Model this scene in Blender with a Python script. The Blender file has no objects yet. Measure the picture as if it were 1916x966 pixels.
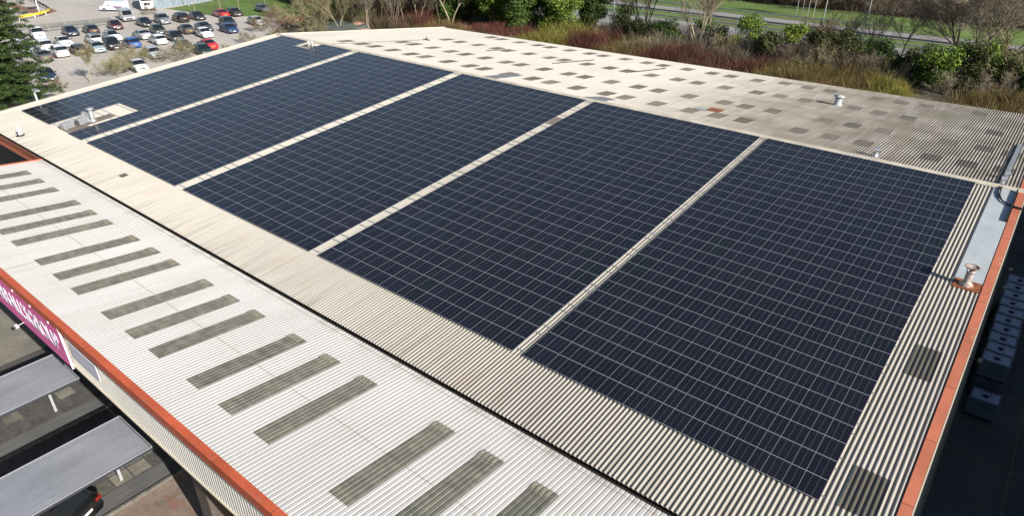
import bpy, math, random
import numpy as np
from mathutils import Vector, Matrix
random.seed(7); rng = np.random.default_rng(7)
S = bpy.context.scene; COL = S.collection
# ---------------------------------------------------------------- camera
cam_d = bpy.data.cameras.new("camera"); cam = bpy.data.objects.new("camera", cam_d); COL.objects.link(cam)
cam_d.sensor_fit = 'HORIZONTAL'; cam_d.sensor_width = 36.0; cam_d.lens = 1262.15 / 1916 * 36
cam_d.clip_start = 0.1; cam_d.clip_end = 3000
Rb = Matrix([[0.7788619746388146, -0.3063929173659858, 0.5472635604986748],
             [0.6271910470027516, 0.3772440085724727, -0.6814090904557728],
             [0.002327019836282959, 0.8739624352248395, 0.48598790807441816]])
cam.matrix_world = Matrix.Translation((12.8166517, -16.5957712, 22.9781962)) @ Rb.to_4x4()
S.camera = cam
# ---------------------------------------------------------------- light
SUN = Vector((1.87, -0.27, 1.0)).normalized()
ELEV = math.asin(SUN.z); AZ = math.atan2(SUN.x, SUN.y)
W = bpy.data.worlds.new("World"); S.world = W; W.use_nodes = True
nt = W.node_tree; bg = nt.nodes['Background']
sky = nt.nodes.new('ShaderNodeTexSky'); sky.sky_type = 'NISHITA'; sky.sun_disc = False
sky.sun_elevation = ELEV; sky.sun_rotation = AZ; sky.air_density = 1.0; sky.dust_density = 1.2
nt.links.new(sky.outputs[0], bg.inputs[0]); bg.inputs[1].default_value = 0.075
sd = bpy.data.lights.new("sun", 'SUN'); sd.energy = 5.0; sd.angle = math.radians(0.5); sd.color = (1.0, 0.945, 0.865)
so = bpy.data.objects.new("sun", sd); COL.objects.link(so)
so.rotation_euler = SUN.to_track_quat('Z', 'Y').to_euler(); so.location = (40, -20, 60)
S.view_settings.view_transform = 'Standard'; S.view_settings.look = 'None'
S.view_settings.exposure = 0.55; S.view_settings.gamma = 1.0; S.view_settings.use_curve_mapping = False
try:
    S.cycles.use_denoising = True
    S.cycles.max_bounces = 6
except Exception: pass

# ---------------------------------------------------------------- materials
def mat(name, col, rough=0.8, metal=0.0, spec=0.5, noise=None, bump=None, island=0.0, objrand=0.0, coord='Object', transm=0.0):
    """noise=(scale xyz tuple, amount, detail) multiplies colour; bump=(scale,strength,dist)"""
    m = bpy.data.materials.new(name); m.use_nodes = True
    n = m.node_tree.nodes; l = m.node_tree.links; b = n['Principled BSDF']
    b.inputs['Roughness'].default_value = rough; b.inputs['Metallic'].default_value = metal
    b.inputs['Specular IOR Level'].default_value = spec
    c = n.new('ShaderNodeRGB'); c.outputs[0].default_value = (*col, 1); out = c.outputs[0]
    tc = n.new('ShaderNodeTexCoord')
    def mul(out, fac_out, lo, hi):
        mr = n.new('ShaderNodeMapRange'); mr.inputs[3].default_value = lo; mr.inputs[4].default_value = hi
        l.new(fac_out, mr.inputs[0])
        mx = n.new('ShaderNodeVectorMath'); mx.operation = 'SCALE'
        l.new(out, mx.inputs[0]); l.new(mr.outputs[0], mx.inputs['Scale']); return mx.outputs[0]
    for nz in ([noise] if noise and not isinstance(noise, list) else (noise or [])):
        mp = n.new('ShaderNodeMapping'); mp.inputs['Scale'].default_value = nz[0]
        l.new(tc.outputs[coord], mp.inputs[0])
        t = n.new('ShaderNodeTexNoise'); t.inputs['Scale'].default_value = 1.0; t.inputs['Detail'].default_value = nz[2] if len(nz) > 2 else 4
        l.new(mp.outputs[0], t.inputs['Vector'])
        mr0 = n.new('ShaderNodeMapRange'); mr0.inputs[1].default_value = 0.3; mr0.inputs[2].default_value = 0.7
        l.new(t.outputs['Fac'], mr0.inputs[0])
        out = mul(out, mr0.outputs[0], 1 - nz[1], 1 + nz[1])
    g = None
    if island > 0:
        g = n.new('ShaderNodeNewGeometry'); out = mul(out, g.outputs['Random Per Island'], 1 - island, 1 + island)
    if objrand > 0:
        oi = n.new('ShaderNodeObjectInfo'); out = mul(out, oi.outputs['Random'], 1 - objrand, 1 + objrand)
    l.new(out, b.inputs['Base Color'])
    if bump:
        t = n.new('ShaderNodeTexNoise'); t.inputs['Scale'].default_value = bump[0]; t.inputs['Detail'].default_value = 6
        l.new(tc.outputs[coord], t.inputs['Vector'])
        bp = n.new('ShaderNodeBump'); bp.inputs['Strength'].default_value = bump[1]; bp.inputs['Distance'].default_value = bump[2]
        l.new(t.outputs['Fac'], bp.inputs['Height']); l.new(bp.outputs[0], b.inputs['Normal'])
    m['out'] = 1
    return m

def ramp_mix(m, mask_builder, col, ):
    """mix a second colour over the material's base colour, mask from mask_builder(nodes, links, texcoord)->socket"""
    n = m.node_tree.nodes; l = m.node_tree.links; b = n['Principled BSDF']
    src = b.inputs['Base Color'].links[0].from_socket
    tc = [x for x in n if x.type == 'TEX_COORD'][0]
    mk = mask_builder(n, l, tc)
    mx = n.new('ShaderNodeMix'); mx.data_type = 'RGBA'
    l.new(mk, mx.inputs[0]); l.new(src, mx.inputs[6]); mx.inputs[7].default_value = (*col, 1)
    l.new(mx.outputs[2], b.inputs['Base Color'])

def noise_mask(scale, lo, hi, amt, grad=None, detail=5):
    """streaky noise mask, optionally multiplied by linear gradient along an axis (axis, a, b): 0 at a, 1 at b"""
    def f(n, l, tc):
        mp = n.new('ShaderNodeMapping'); mp.inputs['Scale'].default_value = scale
        l.new(tc.outputs['Object'], mp.inputs[0])
        t = n.new('ShaderNodeTexNoise'); t.inputs['Scale'].default_value = 1; t.inputs['Detail'].default_value = detail
        l.new(mp.outputs[0], t.inputs['Vector'])
        mr = n.new('ShaderNodeMapRange'); mr.inputs[1].default_value = lo; mr.inputs[2].default_value = hi
        mr.inputs[4].default_value = amt; l.new(t.outputs['Fac'], mr.inputs[0]); o = mr.outputs[0]
        for gr in (grad or []):
            sx = n.new('ShaderNodeSeparateXYZ'); l.new(tc.outputs['Object'], sx.inputs[0])
            m2 = n.new('ShaderNodeMapRange'); m2.inputs[1].default_value = gr[1]; m2.inputs[2].default_value = gr[2]
            l.new(sx.outputs[gr[0]], m2.inputs[0])
            mm = n.new('ShaderNodeMath'); mm.operation = 'MULTIPLY'; l.new(o, mm.inputs[0]); l.new(m2.outputs[0], mm.inputs[1]); o = mm.outputs[0]
        return o
    return f

M = {}
M['sheet_front'] = mat('cream fibre cement', (0.445, 0.42, 0.372), 0.85, noise=[((6.8, .25, 1), .06, 3), ((.25, .12, 1), .05, 3)], spec=.2)
ramp_mix(M['sheet_front'], noise_mask((3.4, .22, 1), .48, .74, .55, [(1, .2, -2.9)]), (.15, .13, .105))
ramp_mix(M['sheet_front'], noise_mask((.5, .4, 1), .60, .75, .45, [(1, 1, -2)]), (.42, .27, .16))
def valley_dirt_shade(m, lo, hi, x0, x1, power=1.3):  # darkens grooves: dirt on the roof sheets, painted rib shade on the cladding
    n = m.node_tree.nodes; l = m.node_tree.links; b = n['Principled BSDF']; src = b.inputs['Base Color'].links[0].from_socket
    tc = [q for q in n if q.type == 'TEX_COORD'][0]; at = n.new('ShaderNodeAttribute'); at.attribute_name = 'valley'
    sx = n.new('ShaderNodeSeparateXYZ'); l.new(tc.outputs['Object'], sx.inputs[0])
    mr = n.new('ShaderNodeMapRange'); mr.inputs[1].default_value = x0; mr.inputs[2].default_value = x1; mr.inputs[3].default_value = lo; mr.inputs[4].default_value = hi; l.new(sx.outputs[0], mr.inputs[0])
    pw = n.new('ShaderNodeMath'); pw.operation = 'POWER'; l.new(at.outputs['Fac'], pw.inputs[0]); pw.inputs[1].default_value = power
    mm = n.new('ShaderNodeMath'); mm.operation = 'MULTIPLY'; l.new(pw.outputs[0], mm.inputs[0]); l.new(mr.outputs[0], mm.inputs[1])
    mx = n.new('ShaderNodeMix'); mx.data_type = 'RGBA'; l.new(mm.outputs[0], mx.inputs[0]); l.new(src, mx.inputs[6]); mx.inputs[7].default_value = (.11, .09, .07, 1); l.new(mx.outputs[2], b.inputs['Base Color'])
M['sheet_back'] = mat('cream fibre cement weathered', (0.455, 0.432, 0.392), 0.85, noise=[((6.8, .25, 1), .07, 3), ((.3, .15, 1), .05, 3)], spec=.2)
ramp_mix(M['sheet_back'], noise_mask((2.2, .22, 1), .34, .66, .72, [(0, -15, 2)]), (.23, .205, .165))
ramp_mix(M['sheet_back'], noise_mask((.3, .4, 1), .45, .62, .62, [(0, -11, -4)]), (.20, .19, .14))
pass
valley_dirt_shade(M['sheet_front'], .12, .80, -24, 2)
valley_dirt_shade(M['sheet_back'], .10, .97, -14, -2, .9)
M['rooflight_old'] = mat('weathered translucent sheet', (0.118, 0.10, 0.083), 0.6, noise=((5, .6, 1), .25, 4), objrand=.25)
M['rooflight_dark'] = mat('blackened translucent sheet', (0.075, 0.07, 0.058), 0.5, noise=((5, .6, 1), .3, 4))
M['wing_sheet'] = mat('white coated steel sheet', (0.545, 0.522, 0.495), 0.55, noise=[((5.6, .2, 1), .05, 3), ((.25, .25, 1), .06, 4), ((.8, .12, 1), .04, 4)], spec=.25)
ramp_mix(M['wing_sheet'], noise_mask((2.2, .5, 1), .46, .70, .5, [(1, -3.6, -2.95)]), (.17, .15, .12))
ramp_mix(M['wing_sheet'], noise_mask((3.5, .25, 1), .60, .76, .45, [(1, -5.2, -9.5)]), (.36, .32, .25))
ramp_mix(M['wing_sheet'], noise_mask((1.2, 5, 1), .62, .8, .35), (.40, .36, .30))
M['wing_light'] = mat('green grey rooflight sheet', (0.155, 0.152, 0.118), 0.55, noise=[((1.5, 3.5, 1), .3, 5), ((6, .3, 1), .15, 2)], objrand=.1)
M['orange'] = mat('orange fascia paint', (0.50, 0.10, 0.04), 0.6, noise=[((.8, .8, .8), .14, 5), ((5, 5, 5), .08, 4)])
ramp_mix(M['orange'], noise_mask((1.2, 4, 3), .60, .72, .4), (.36, .17, .12))
M['orange_cap'] = mat('faded orange capping', (0.50, 0.155, 0.085), 0.65, noise=((.7, .7, .7), .12, 6))
ramp_mix(M['orange_cap'], noise_mask((2.5, 2.5, 1), .62, .7, .6), (.52, .36, .26))
M['redbrown'] = mat('red brown fascia', (0.27, 0.085, 0.045), 0.6, noise=((1, 1, 1), .15))
M['cream_trim'] = mat('cream trim', (0.60, 0.54, 0.42), 0.6, noise=((1, 1, 1), .08))
M['ridge'] = mat('ridge capping', (0.50, 0.455, 0.375), 0.85, noise=[((.9, 2, 1), .18, 5)])
M['clad'] = mat('fascia cladding', (0.72, 0.70, 0.65), 0.5, noise=((1, 1, .3), .05))
M['wall'] = mat('beige wall', (0.27, 0.25, 0.20), 0.85, noise=((.5, .5, .5), .1))
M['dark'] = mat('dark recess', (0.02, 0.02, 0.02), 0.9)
M['gutter'] = mat('dirty gutter', (0.02, 0.017, 0.015), 0.9, noise=((3, 3, 3), .4))
M['brick'] = mat('brick', (0.10, 0.075, 0.062), 0.9, noise=((8, 8, 14), .3))
M['slab'] = mat('pale blue grey membrane', (0.42, 0.46, 0.48), 0.6, noise=[((1.5, .8, 1), .09, 5), ((8, 8, 1), .04, 3)])
M['rust'] = mat('rusty steel', (0.24, 0.075, 0.03), 0.85, noise=((6, 6, 6), .35))
M['galv'] = mat('galvanised steel', (0.42, 0.43, 0.44), 0.45, .6, noise=((8, 8, 8), .12))
M['alu'] = mat('aluminium', (0.62, 0.63, 0.65), 0.35, .75)
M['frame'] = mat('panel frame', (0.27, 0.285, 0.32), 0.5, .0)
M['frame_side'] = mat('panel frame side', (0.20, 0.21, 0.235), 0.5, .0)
M['black'] = mat('black rubber', (0.018, 0.018, 0.02), 0.6)
M['white'] = mat('white paint', (0.75, 0.75, 0.74), 0.45)
M['offwhite'] = mat('weathered white', (0.36, 0.375, 0.39), 0.6, noise=((5, 5, 5), .1))
M['canopy'] = mat('canopy sheet', (0.31, 0.325, 0.355), 0.5, .1, noise=[((.35, .2, 1), .20, 5), ((2.2, .35, 1), .08, 4), ((5, 5, 1), .04, 3)])
ramp_mix(M['canopy'], noise_mask((.5, .5, 1), .58, .72, .5), (.20, .195, .185))
M['canopy_edge'] = mat('canopy edge trim', (0.42, 0.43, 0.46), 0.4, .3)
M['magenta'] = mat('magenta sign', (0.86, 0.14, 0.42), 0.5, noise=((.4, .4, .4), .06))
M['letters'] = mat('pale lettering', (0.62, 0.60, 0.68), 0.5)
M['asphalt_park'] = mat('sun bleached tarmac', (0.45, 0.415, 0.37), 0.9, noise=[((.05, .08, 1), .14, 6), ((.5, .8, 1), .07, 5), ((3, 3, 1), .05, 3)])
M['asphalt_road'] = mat('worn road', (0.25, 0.245, 0.24), 0.9, noise=[((.03, .4, 1), .10, 5), ((2, 2, 1), .06, 3)])
M['asphalt_dark'] = mat('old dark tarmac', (0.085, 0.08, 0.072), 0.9, noise=[((.25, .25, 1), .25, 6), ((3, 3, 1), .15, 4)])
M['concrete_yard'] = mat('yard concrete', (0.10, 0.112, 0.105), 0.85, noise=[((.3, .3, 1), .25, 6), ((2, 2, 1), .15, 4)])
M['joint'] = mat('mossy joint', (0.20, 0.19, 0.12), 0.9, noise=((3, 3, 3), .4))
M['soil'] = mat('leaf litter soil', (0.10, 0.082, 0.055), 0.95, noise=[((.15, .15, 1), .3, 6), ((1.2, 1.2, 1), .25, 5)])
M['grass'] = mat('grass', (0.10, 0.165, 0.028), 0.9, noise=[((.06, .12, 1), .28, 6), ((.7, .9, 1), .22, 5), ((5, 5, 1), .2, 3)], bump=(4, .6, .2))
ramp_mix(M['grass'], noise_mask((.09, .3, 1), .52, .68, .55), (.15, .125, .06))
M['field'] = mat('rough field', (0.14, 0.135, 0.065), 0.95, noise=[((.02, .05, 1), .3, 6), ((.4, .4, 1), .2, 5)])
M['kerb'] = mat('kerb stone', (0.34, 0.33, 0.31), 0.85, noise=((1, 1, 1), .1))
M['line'] = mat('road marking', (0.62, 0.61, 0.58), 0.7, noise=((1, 1, 1), .12))
M['yellow'] = mat('yellow barrier paint', (0.66, 0.50, 0.03), 0.5, noise=((1, 1, 1), .1))
M['barrier'] = mat('dull green grey steel', (0.12, 0.135, 0.12), 0.6, .3)
M['redpave'] = mat('red brown paving', (0.23, 0.12, 0.085), 0.9, noise=((.5, .5, 1), .15))
M['palisade'] = mat('blue grey steel', (0.23, 0.29, 0.34), 0.5, .3, noise=((2, 2, .3), .2))
M['plastic_tote'] = mat('blue white plastic', (0.36, 0.43, 0.60), 0.45, noise=((2, 2, 2), .15))
M['tote_side'] = mat('tote side plastic', (0.11, 0.16, 0.22), 0.5, noise=((2, 2, 2), .2))
M['bark'] = mat('bark', (0.17, 0.14, 0.10), 0.9, noise=((3, 3, 1), .25))
M['bark_dark'] = mat('dark bark', (0.075, 0.06, 0.045), 0.9, noise=((3, 3, 1), .25))
M['bark_pale'] = mat('pale bark', (0.36, 0.31, 0.22), 0.9, noise=((3, 3, 1), .2))
M['twig_brown'] = mat('brown twigs', (0.185, 0.14, 0.09), 0.9, island=.35)
M['twig_grey'] = mat('grey twigs', (0.20, 0.17, 0.125), 0.9, island=.35)
M['twig_olive'] = mat('olive lichened twigs', (0.23, 0.205, 0.11), 0.9, island=.35)
M['stem_red'] = mat('red dogwood stems', (0.15, 0.055, 0.038), 0.85, island=.5)
M['stem_yellow'] = mat('yellow green willow stems', (0.26, 0.24, 0.05), 0.8, island=.35)
M['stem_gold'] = mat('golden brown stems', (0.20, 0.15, 0.055), 0.85, island=.4)
M['stem_straw'] = mat('straw stems', (0.28, 0.235, 0.145), 0.9, island=.35)
M['stem_brown'] = mat('brown bramble stems', (0.13, 0.092, 0.06), 0.9, island=.4)
def leafmat(name, col, rnd=.5):
    m = mat(name, col, .6, spec=.12, island=rnd); return m
M['leaf_pine'] = leafmat('pine needles', (.042, .070, .020), .65)
M['leaf_laurel'] = leafmat('laurel leaves', (.115, .175, .03), .65)
M['leaf_dark'] = leafmat('dark evergreen leaves', (.042, .062, .018), .6)
M['leaf_mid'] = leafmat('mid green leaves', (.07, .115, .028), .6)
M['leaf_olive'] = leafmat('olive dark leaves', (.06, .075, .025), .6)
M['leaf_fresh'] = leafmat('fresh spring leaves', (.15, .20, .035), .5)
M['glass_car'] = mat('car glass', (.012, .016, .02), .08, spec=.8)
M['tyre'] = mat('tyre', (.02, .02, .02), .8)
M['rim'] = mat('wheel rim', (.35, .35, .36), .35, .7)
M['lamp_red'] = mat('tail lamp lens', (.22, .015, .012), .3)
M['lamp_clear'] = mat('headlamp lens', (.62, .64, .66), .15, spec=.8)
M['plate_w'] = mat('white plate', (.72, .72, .70), .4)
M['plate_y'] = mat('yellow plate', (.50, .40, .12), .4)

# solar glass: cell grid from UV (one panel = 0..1)
def solar_material():
    m = bpy.data.materials.new('solar cells'); m.use_nodes = True
    n = m.node_tree.nodes; l = m.node_tree.links; b = n['Principled BSDF']
    uv = n.new('ShaderNodeUVMap'); sx = n.new('ShaderNodeSeparateXYZ'); l.new(uv.outputs[0], sx.inputs[0])
    def math_(op, a, bb=None, c=None):
        q = n.new('ShaderNodeMath'); q.operation = op
        for i, v in enumerate((a, bb, c)):
            if v is None: continue
            if isinstance(v, (int, float)): q.inputs[i].default_value = v
            else: l.new(v, q.inputs[i])
        return q.outputs[0]
    U = sx.outputs[0]; V = sx.outputs[1]
    def line(coord, count, halfw):      # lines at every k/count
        a = math_('MULTIPLY', coord, count); f = math_('FRACT', math_('ADD', a, 0.5)); d = math_('ABSOLUTE', math_('SUBTRACT', f, 0.5))
        return math_('LESS_THAN', d, halfw * count)
    def one(coord, at, halfw):
        return math_('LESS_THAN', math_('ABSOLUTE', math_('SUBTRACT', coord, at)), halfw)
    thin = math_('MULTIPLY', line(U, 5, .0030), .36)
    main = math_('MULTIPLY', one(U, .4, .0046), .85)
    mid = math_('MULTIPLY', one(V, .5, .0062), .9)
    rows = math_('MULTIPLY', line(V, 24, .0028), .10)
    w = math_('MAXIMUM', math_('MAXIMUM', thin, main), math_('MAXIMUM', mid, rows))
    # per panel tint
    geo = n.new('ShaderNodeNewGeometry'); oi = n.new('ShaderNodeObjectInfo')
    r = math_('FRACT', math_('ADD', geo.outputs['Random Per Island'], oi.outputs['Random']))
    cr = n.new('ShaderNodeValToRGB'); e = cr.color_ramp.elements
    e[0].position = 0; e[0].color = (.0058, .0068, .0135, 1); e[1].position = 1; e[1].color = (.0070, .0088, .0165, 1)
    for p, c in ((.25, (.0050, .0068, .0130, 1)), (.5, (.0085, .0080, .0155, 1)), (.75, (.0050, .0080, .0125, 1))):
        q = e.new(p); q.color = c
    l.new(r, cr.inputs[0])
    mx = n.new('ShaderNodeMix'); mx.data_type = 'RGBA'; l.new(w, mx.inputs[0]); l.new(cr.outputs[0], mx.inputs[6])
    mx.inputs[7].default_value = (.34, .365, .41, 1); l.new(mx.outputs[2], b.inputs['Base Color'])
    b.inputs['Roughness'].default_value = .22; b.inputs['Specular IOR Level'].default_value = .5; b.inputs['IOR'].default_value = 1.38; b.inputs['Specular Tint'].default_value = (1.0, .85, .84, 1)
    return m
M['solar'] = solar_material()

# ---------------------------------------------------------------- mesh helpers
def link(name, me, parent=None):
    o = bpy.data.objects.new(name, me); COL.objects.link(o)
    if parent is not None: o.parent = parent
    return o
def empty(name, loc=(0, 0, 0), rz=0.0):
    o = bpy.data.objects.new(name, None); COL.objects.link(o); o.location = loc; o.rotation_euler = (0, 0, rz); o.empty_display_size = .3
    return o
def tag(o, label=None, cat=None, group=None, kind=None):
    if label: o['label'] = label
    if cat: o['category'] = cat
    if group: o['group'] = group
    if kind: o['kind'] = kind
    return o
def fastmesh(name, V, F, mats, mi=None, smooth=False, uvs=None):
    """V (n,3) array, F (m,k) array all same k"""
    V = np.asarray(V, np.float32); F = np.asarray(F, np.int32); k = F.shape[1]
    me = bpy.data.meshes.new(name); me.vertices.add(len(V)); me.vertices.foreach_set('co', V.ravel())
    me.loops.add(F.size); me.loops.foreach_set('vertex_index', F.ravel())
    me.polygons.add(len(F)); me.polygons.foreach_set('loop_start', np.arange(0, F.size, k, dtype=np.int32))
    if mi is not None: me.polygons.foreach_set('material_index', np.asarray(mi, np.int32))
    me.polygons.foreach_set('use_smooth', np.full(len(F), bool(smooth)))
    if uvs is not None:
        ul = me.uv_layers.new(name='UVMap'); ul.data.foreach_set('uv', np.asarray(uvs, np.float32).ravel())
    for m in mats: me.materials.append(m)
    me.update(calc_edges=True); me.validate()
    return me
class MB:
    def __init__(s): s.v = []; s.f = []; s.m = []; s.smooth = []
    def add(s, vs, fs, m=0, smooth=False):
        o = len(s.v); s.v += [tuple(v) for v in vs]; s.f += [tuple(i + o for i in f) for f in fs]; s.m += [m] * len(fs); s.smooth += [smooth] * len(fs); return s
    def box(s, c, d, m=0, T=None):
        x, y, z = c; a, b, e = d[0] / 2, d[1] / 2, d[2] / 2
        vs = [(x + i * a, y + j * b, z + k * e) for k in (-1, 1) for j in (-1, 1) for i in (-1, 1)]
        if T: vs = [T(v) for v in vs]
        return s.add(vs, [(0, 2, 3, 1), (4, 5, 7, 6), (0, 1, 5, 4), (2, 6, 7, 3), (0, 4, 6, 2), (1, 3, 7, 5)], m)
    def hexa(s, vs, m=0):   # 8 verts: bottom 4 ccw, top 4 ccw
        return s.add(vs, [(3, 2, 1, 0), (4, 5, 6, 7), (0, 1, 5, 4), (1, 2, 6, 5), (2, 3, 7, 6), (3, 0, 4, 7)], m)
    def tube(s, p, q, r0, r1=None, n=8, m=0, caps=True):
        p = Vector(p); q = Vector(q); r1 = r0 if r1 is None else r1
        d = (q - p).normalized(); a = d.orthogonal().normalized(); b = d.cross(a)
        vs = []
        for P_, r in ((p, r0), (q, r1)):
            for i in range(n):
                t = 2 * math.pi * i / n; vs.append(P_ + a * (r * math.cos(t)) + b * (r * math.sin(t)))
        fs = [(i, (i + 1) % n, n + (i + 1) % n, n + i) for i in range(n)]
        s.add(vs, fs, m, n > 5)
        if caps: s.add(vs, [tuple(range(n - 1, -1, -1)), tuple(range(n, 2 * n))], m)
        return s
    def path(s, pts, r, n=6, m=0):
        for a, b in zip(pts[:-1], pts[1:]): s.tube(a, b, r, r, n, m)
        return s
    def lathe(s, c, prof, n=20, m=0):
        vs = [(c[0] + r * math.cos(2 * math.pi * i / n), c[1] + r * math.sin(2 * math.pi * i / n), c[2] + z) for r, z in prof for i in range(n)]
        fs = [(k * n + i, k * n + (i + 1) % n, (k + 1) * n + (i + 1) % n, (k + 1) * n + i) for k in range(len(prof) - 1) for i in range(n)]
        return s.add(vs, fs, m, True)
    def mesh(s, name, mats):
        me = bpy.data.meshes.new(name); me.from_pydata(s.v, [], s.f)
        for m in (mats if isinstance(mats, (list, tuple)) else [mats]): me.materials.append(m)
        me.polygons.foreach_set('material_index', s.m); me.polygons.foreach_set('use_smooth', s.smooth)
        me.update(); return me
    def build(s, name, mats, parent=None): return link(name, s.mesh(name, mats), parent)

# ---------------------------------------------------------------- the roof frame
TH = math.radians(5.0); CT, ST = math.cos(TH), math.sin(TH); Z0 = 7.0
RV = 25.1                                                # ridge, measured up the slope
YR = RV * CT; ZR = Z0 + RV * ST
PX, PY = 1.116, 1.774
def front(x, v, h=0.0): return (x, v * CT - h * ST, Z0 + v * ST + h * CT)
def back(x, y, h=0.0): return (x, y + h * ST, ZR - (y - YR) * math.tan(TH) + h * CT)
CROWN = -0.075; PITCH = 0.1665; DEPTH = 0.054
XL, XR = -52.3, 13.14
EAVE = -2.82
def wave_profile(pitch, depth, n=8):     # list of (dx, h<=0)
    return [(pitch * i / n, -depth * (0.5 - 0.5 * math.cos(2 * math.pi * i / n))) for i in range(n)]
def box_profile(pitch, depth): return [(0, 0), (pitch * .62, 0), (pitch * .72, -depth), (pitch * .90, -depth)]
WAVE = wave_profile(PITCH, DEPTH); 
def corr_mesh(name, x0, x1, prof, pitch, courses, mapf, mats, lift=0.0, thick=True, smooth=True, clip=None):
    """courses: (a0, a1, lift0, lift1) strips across; mapf(x, a, h) -> xyz; clip(x, a)->a"""
    k0 = math.floor(x0 / pitch); k1 = math.ceil(x1 / pitch)
    xs = []; hs = []
    for k in range(k0, k1 + 1):
        for dx, h in prof:
            x = k * pitch + dx
            if x < x0 - 1e-6 or x > x1 + 1e-6: continue
            xs.append(x); hs.append(h)
    n = len(xs); V = []; F = []; A_ = []; dmax = max(1e-6, -min(hs))
    for a0, a1, l0, l1 in courses:
        o = len(V)
        for a, dl in ((a0, l0), (a1, l1)):
            V += [mapf(x, clip(x, a) if clip else a, h + lift + dl) for x, h in zip(xs, hs)]; A_ += [-h / dmax for h in hs]
        F += [(o + i, o + i + 1, o + n + i + 1, o + n + i) for i in range(n - 1)]
        if thick:                       # turn the lower edge down so the sheet has an edge
            o2 = len(V)
            for dz in (-.012, 0): V += [mapf(x, clip(x, a0) if clip else a0, h + lift + l0 + dz) for x, h in zip(xs, hs)]; A_ += [-h / dmax for h in hs]
            F += [(o2 + i, o2 + i + 1, o2 + n + i + 1, o2 + n + i) for i in range(n - 1)]
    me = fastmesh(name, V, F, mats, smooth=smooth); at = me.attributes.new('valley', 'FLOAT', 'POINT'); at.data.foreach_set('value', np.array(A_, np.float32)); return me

# ================================================================= SETTING
def sheet(name, pts, z, m, kind='structure'):
    me = bpy.data.meshes.new(name); me.from_pydata([(x, y, z) for x, y in pts], [], [tuple(range(len(pts)))]); me.materials.append(m)
    o = link(name, me); o['kind'] = kind; return o
sheet('ground', [(-1500, -900), (900, -900), (900, 1800), (-1500, 1800)], -0.02, M['soil'])
sheet('car_park', [(-260, -40), (-60, -40), (-60, 12), (-76, 20), (-84, 34), (-96, 52), (-106, 62), (-122, 62), (-136, 53), (-139, 66), (-260, 66)], .0, M['asphalt_park'])
sheet('courtyard', [(-60, -60), (30, -60), (30, -2), (-60, -2)], .0, M['asphalt_dark'])
sheet('yard', [(13.0, -2), (40, -2), (40, 62), (13.0, 62)], .004, M['concrete_yard'])
sheet('road', [(-260, 95.2), (-60, 95.0), (80, 95.0), (80, 108.8), (-60, 108.8), (-260, 109)], .01, M['asphalt_road'])
sheet('slip_road', [(-260, 116.8), (80, 116.4), (80, 122.6), (-260, 123.4)], .014, M['asphalt_road'])
sheet('grass_verge', [(-260, 108.9), (80, 108.9), (80, 116.2), (-260, 116.6)], .006, M['grass'])
sheet('grass_bank', [(-260, 123.6), (80, 122.8), (80, 141), (-260, 141)], .006, M['grass'])
sheet('grass_field', [(-300, 160), (300, 160), (300, 700), (-300, 700)], -.01, M['field'])
sheet('grass_corner', [(-136, 53.6), (-122, 55), (-110, 62), (-100, 80), (-139, 86), (-139, 66)], .012, M['grass'])
sheet('paved_island', [(-190, 33), (-147, 33.8), (-150, 38), (-190, 44)], .01, M['redpave'])
sheet('footpath', [(-190, 36), (-152, 36), (-156, 40), (-190, 47)], .016, M['asphalt_park'])
mb = MB()
for y in (94.9, 108.95): mb.box((-90, y, .05), (340, .14, .14))
for y in (116.35, 122.9): mb.box((-90, y, .05), (340, .14, .14))
o = mb.build('kerb', M['kerb']); o['kind'] = 'structure'
mb = MB()
for y in (95.5, 108.3): mb.box((-90, y, .0125), (340, .14, .004))
for k in range(38): mb.box((-250 + k * 9, 101.9, .0125), (3.2, .14, .004))
mb.box((-90, 122.0, .0165), (340, .12, .004)); mb.box((-90, 117.3, .0165), (340, .12, .004))
o = mb.build('road_marking', M['line']); o['kind'] = 'structure'
mb = MB()
for y in range(2, 60, 6): mb.box((22, y + .2, .008), (17, .05, .004))
for x in (16.6, 21.0): mb.box((x, 30, .0095), (.05, 60, .004))
a = MB()
for y in (6, 14, 22):
    mb.add([(15.6, y + 5.2, .0125), (15.66, y + 5.2, .0125), (21.2, y, .0125), (21.14, y, .0125)], [(0, 1, 2, 3)])
o = mb.build('yard_joint', M['joint']); o['kind'] = 'structure'
mb = MB()
for x0 in (-124.5, -114.2, -106.6):
    for k in range(16):
        y = 18 + k * 2.65; c, s_ = math.cos(math.radians(-8)), math.sin(math.radians(-8))
        if y > 57: break
        mb.add([(x0, y, .012), (x0 + 4.8 * c, y + 4.8 * s_, .012), (x0 + 4.8 * c, y + 4.8 * s_ + .11, .012), (x0, y + .11, .012)], [(0, 1, 2, 3)])
M['bay'] = mat('worn bay marking', (.52, .49, .45), .9, noise=((3, 3, 1), .1))
o = mb.build('bay_marking', M['bay']); o['kind'] = 'structure'
M['patch'] = mat('newer tarmac patch', (.30, .28, .26), .9, noise=((1, 1, 1), .12))
sheet('tarmac_patch', [(-117, 14), (-98, 12.5), (-97.5, 14.6), (-117, 16.2)], .006, M['patch'])
sheet('tarmac_patch', [(-138, 22), (-133, 22), (-131.5, 41), (-134.5, 41.5)], .006, M['patch'])
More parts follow.
